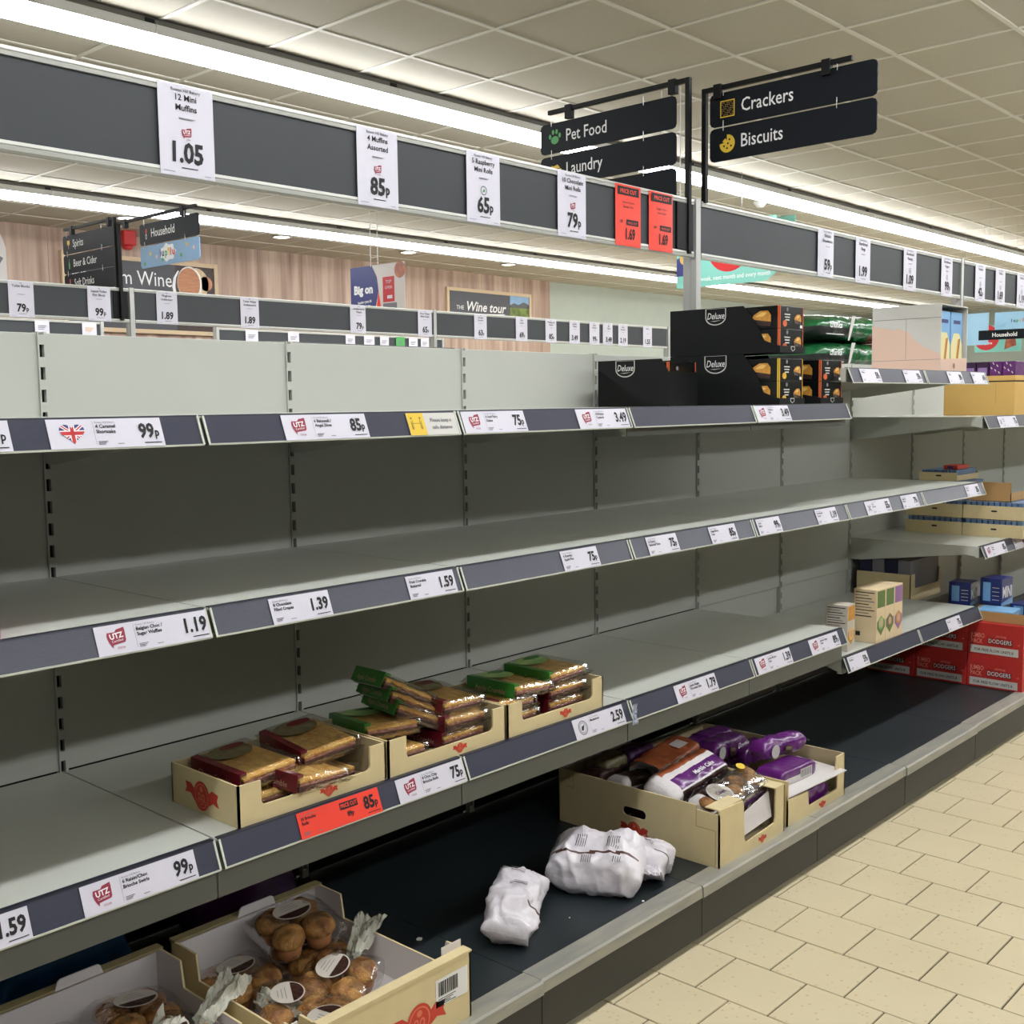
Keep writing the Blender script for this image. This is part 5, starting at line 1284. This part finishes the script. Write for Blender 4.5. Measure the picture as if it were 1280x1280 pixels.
o = thing('cardboard_tray', 'open brown cardboard tray of blue packs on the red cartons', 'cardboard tray', (5.15,1.64,ZB+.2975)); b = MB(); b.prism(FX((0,.25,0)), rectp(.25,.045),-.004,0,'brown_card'); b.build('side_panel', o); MB().box(.004,0,0,.32,.004,.045,'brown_card').build('front_panel', o); MB().box(.004,.246,0,.32,.25,.045,'brown_card').build('back_panel', o); MB().box(.004,.004,0,.32,.246,.003,'brown_card').build('base', o)
o = thing('cardboard_tray', 'flat dark tray on the red cartons behind the brown one', 'cardboard tray', (5.15,1.90,ZB+.2975)); MB().rbox(0,0,0,.42,.25,.04,'pet_black',.003).build('tray', o)
def blue_pack(label, x, y, z, L, W, H, rz=0, m='blue_pack'):
    o = thing('biscuit_pack', label, 'biscuit pack', (x,y,z), group='blue biscuit packs on the red cartons', rot=(0,0,R(rz)))
    MB().rbox(0,0,0,L,W,H,m,.004).build('wrapper', o)
    b = MB(); fy = FY((0,0,0)); fx = FX((0,W,0)); b.text(fy,'MINI',L*.5,H*.3,H*.4,'sign_white',bold=.03,maxw=L*.8); b.plate(fy,[(0,0),(L,0),(L,H*.25),(0,H*.1)],'blue_light',.0006)
    b.rect(fx, W*.15,H*.15,W*.5,H*.85,'blue_light',.0006); 
    for k in range(4): b.rect(fx, W*.58,H*(.2+.15*k),W*.9,H*(.2+.15*k)+.003,'pale_grey',.0006)
    b.build('print', o)
blue_pack('blue biscuit pack standing at the left of the pile', 5.27,1.93,ZB+.338,.12,.10,.105,4)
blue_pack('blue biscuit pack with white front in the middle of the pile', 5.30,1.80,ZB+.345,.13,.10,.125,-3)
blue_pack('flat blue pack lying in front of the pile', 5.165,1.70,ZB+.301,.14,.16,.046,6,'blue_light')
blue_pack('dark blue pack at the right edge of the pile', 5.33,1.65,ZB+.301,.12,.13,.055,-8)
# next bays' base goods: more cartons further right
for j in range(3):
    o = red_box(('near','next','last')[j]+' red carton of the row behind, further right', 1.66+.25*j, ZB); o.location.x = 5.50; o.location.z = ZB
# pink pack cut by the left edge
o = thing('cake_box', 'pink cake box cut by the left edge on the middle shelf', 'cake box', (.60,1.868,1.0825)); MB().rbox(0,0,0,.183,.16,.115,'pink',.003).build('box', o); b = MB(); b.rect(FY((0,0,0)),.02,.02,.15,.05,'card',.0006); b.build('print', o)

# -- signs and stock beyond, at the right edge -------------------------------------
def panel(name, label, cat, x, y0, y1, z0, z1, m, fn=None):
    o = thing(name, label, cat, (x,y0,z0)); L = y0-y1; h = z1-z0
    MB().prism(FX((0,0,0)), rectp(L,h), -.008, 0, m).build('panel', o)
    if fn: b = MB(); fn(b, FX((0,0,0)), L, h); b.build('print', o)
    b = MB()
    for f in (.15,.85): b.tube((-.004,-L*f,h-.01),(-.004,-L*f,CZ-z0-.007),.0011,'ring',5)
    b.build('wire', o)
panel('hanging_banner','pale blue hanging banner beyond the far post, left one','banner',11.4,4.35,4.07,1.98,2.29,'blue_pale')
panel('hanging_banner','pale blue banner with coloured lettering at the right edge','banner',11.6,4.08,3.62,2.10,2.30,'blue_pale',lambda b,fr,L,h: [b.text(fr,c_,L*(.35+.06*i),h*.5,.03,m_,bold=.03) for i,(c_,m_) in enumerate((('l','blue'),('u','blue'),('p','green'),('i','yellow'),('l','red'),('u','red')))])
panel('hanging_banner','green promotional banner with a red disc at the right edge','banner',12.0,4.42,3.95,1.93,2.20,'teal',lambda b,fr,L,h: [b.plate(fr,circle(.12,h*.55,.13),'red'), b.text(fr,'Lidl on',.12,h*.5,.05,'sign_white',bold=.04,maxw=.2,z=.0014), b.text(fr,'on price',.12,h*.3,.025,'sign_white',bold=.02,maxw=.16,z=.0014), b.plate(fr,[(.3,.02),(.42,.06),(.4,.2),(.33,.22)],'brioche')])
panel('hanging_sign','small dark sign reading Household at the right edge','hanging sign',10.9,3.98,3.45,2.0,2.09,'sign',lambda b,fr,L,h: b.text(fr,'Household',L*.45,h*.3,h*.4,'sign_white',bold=.03,maxw=L*.45))
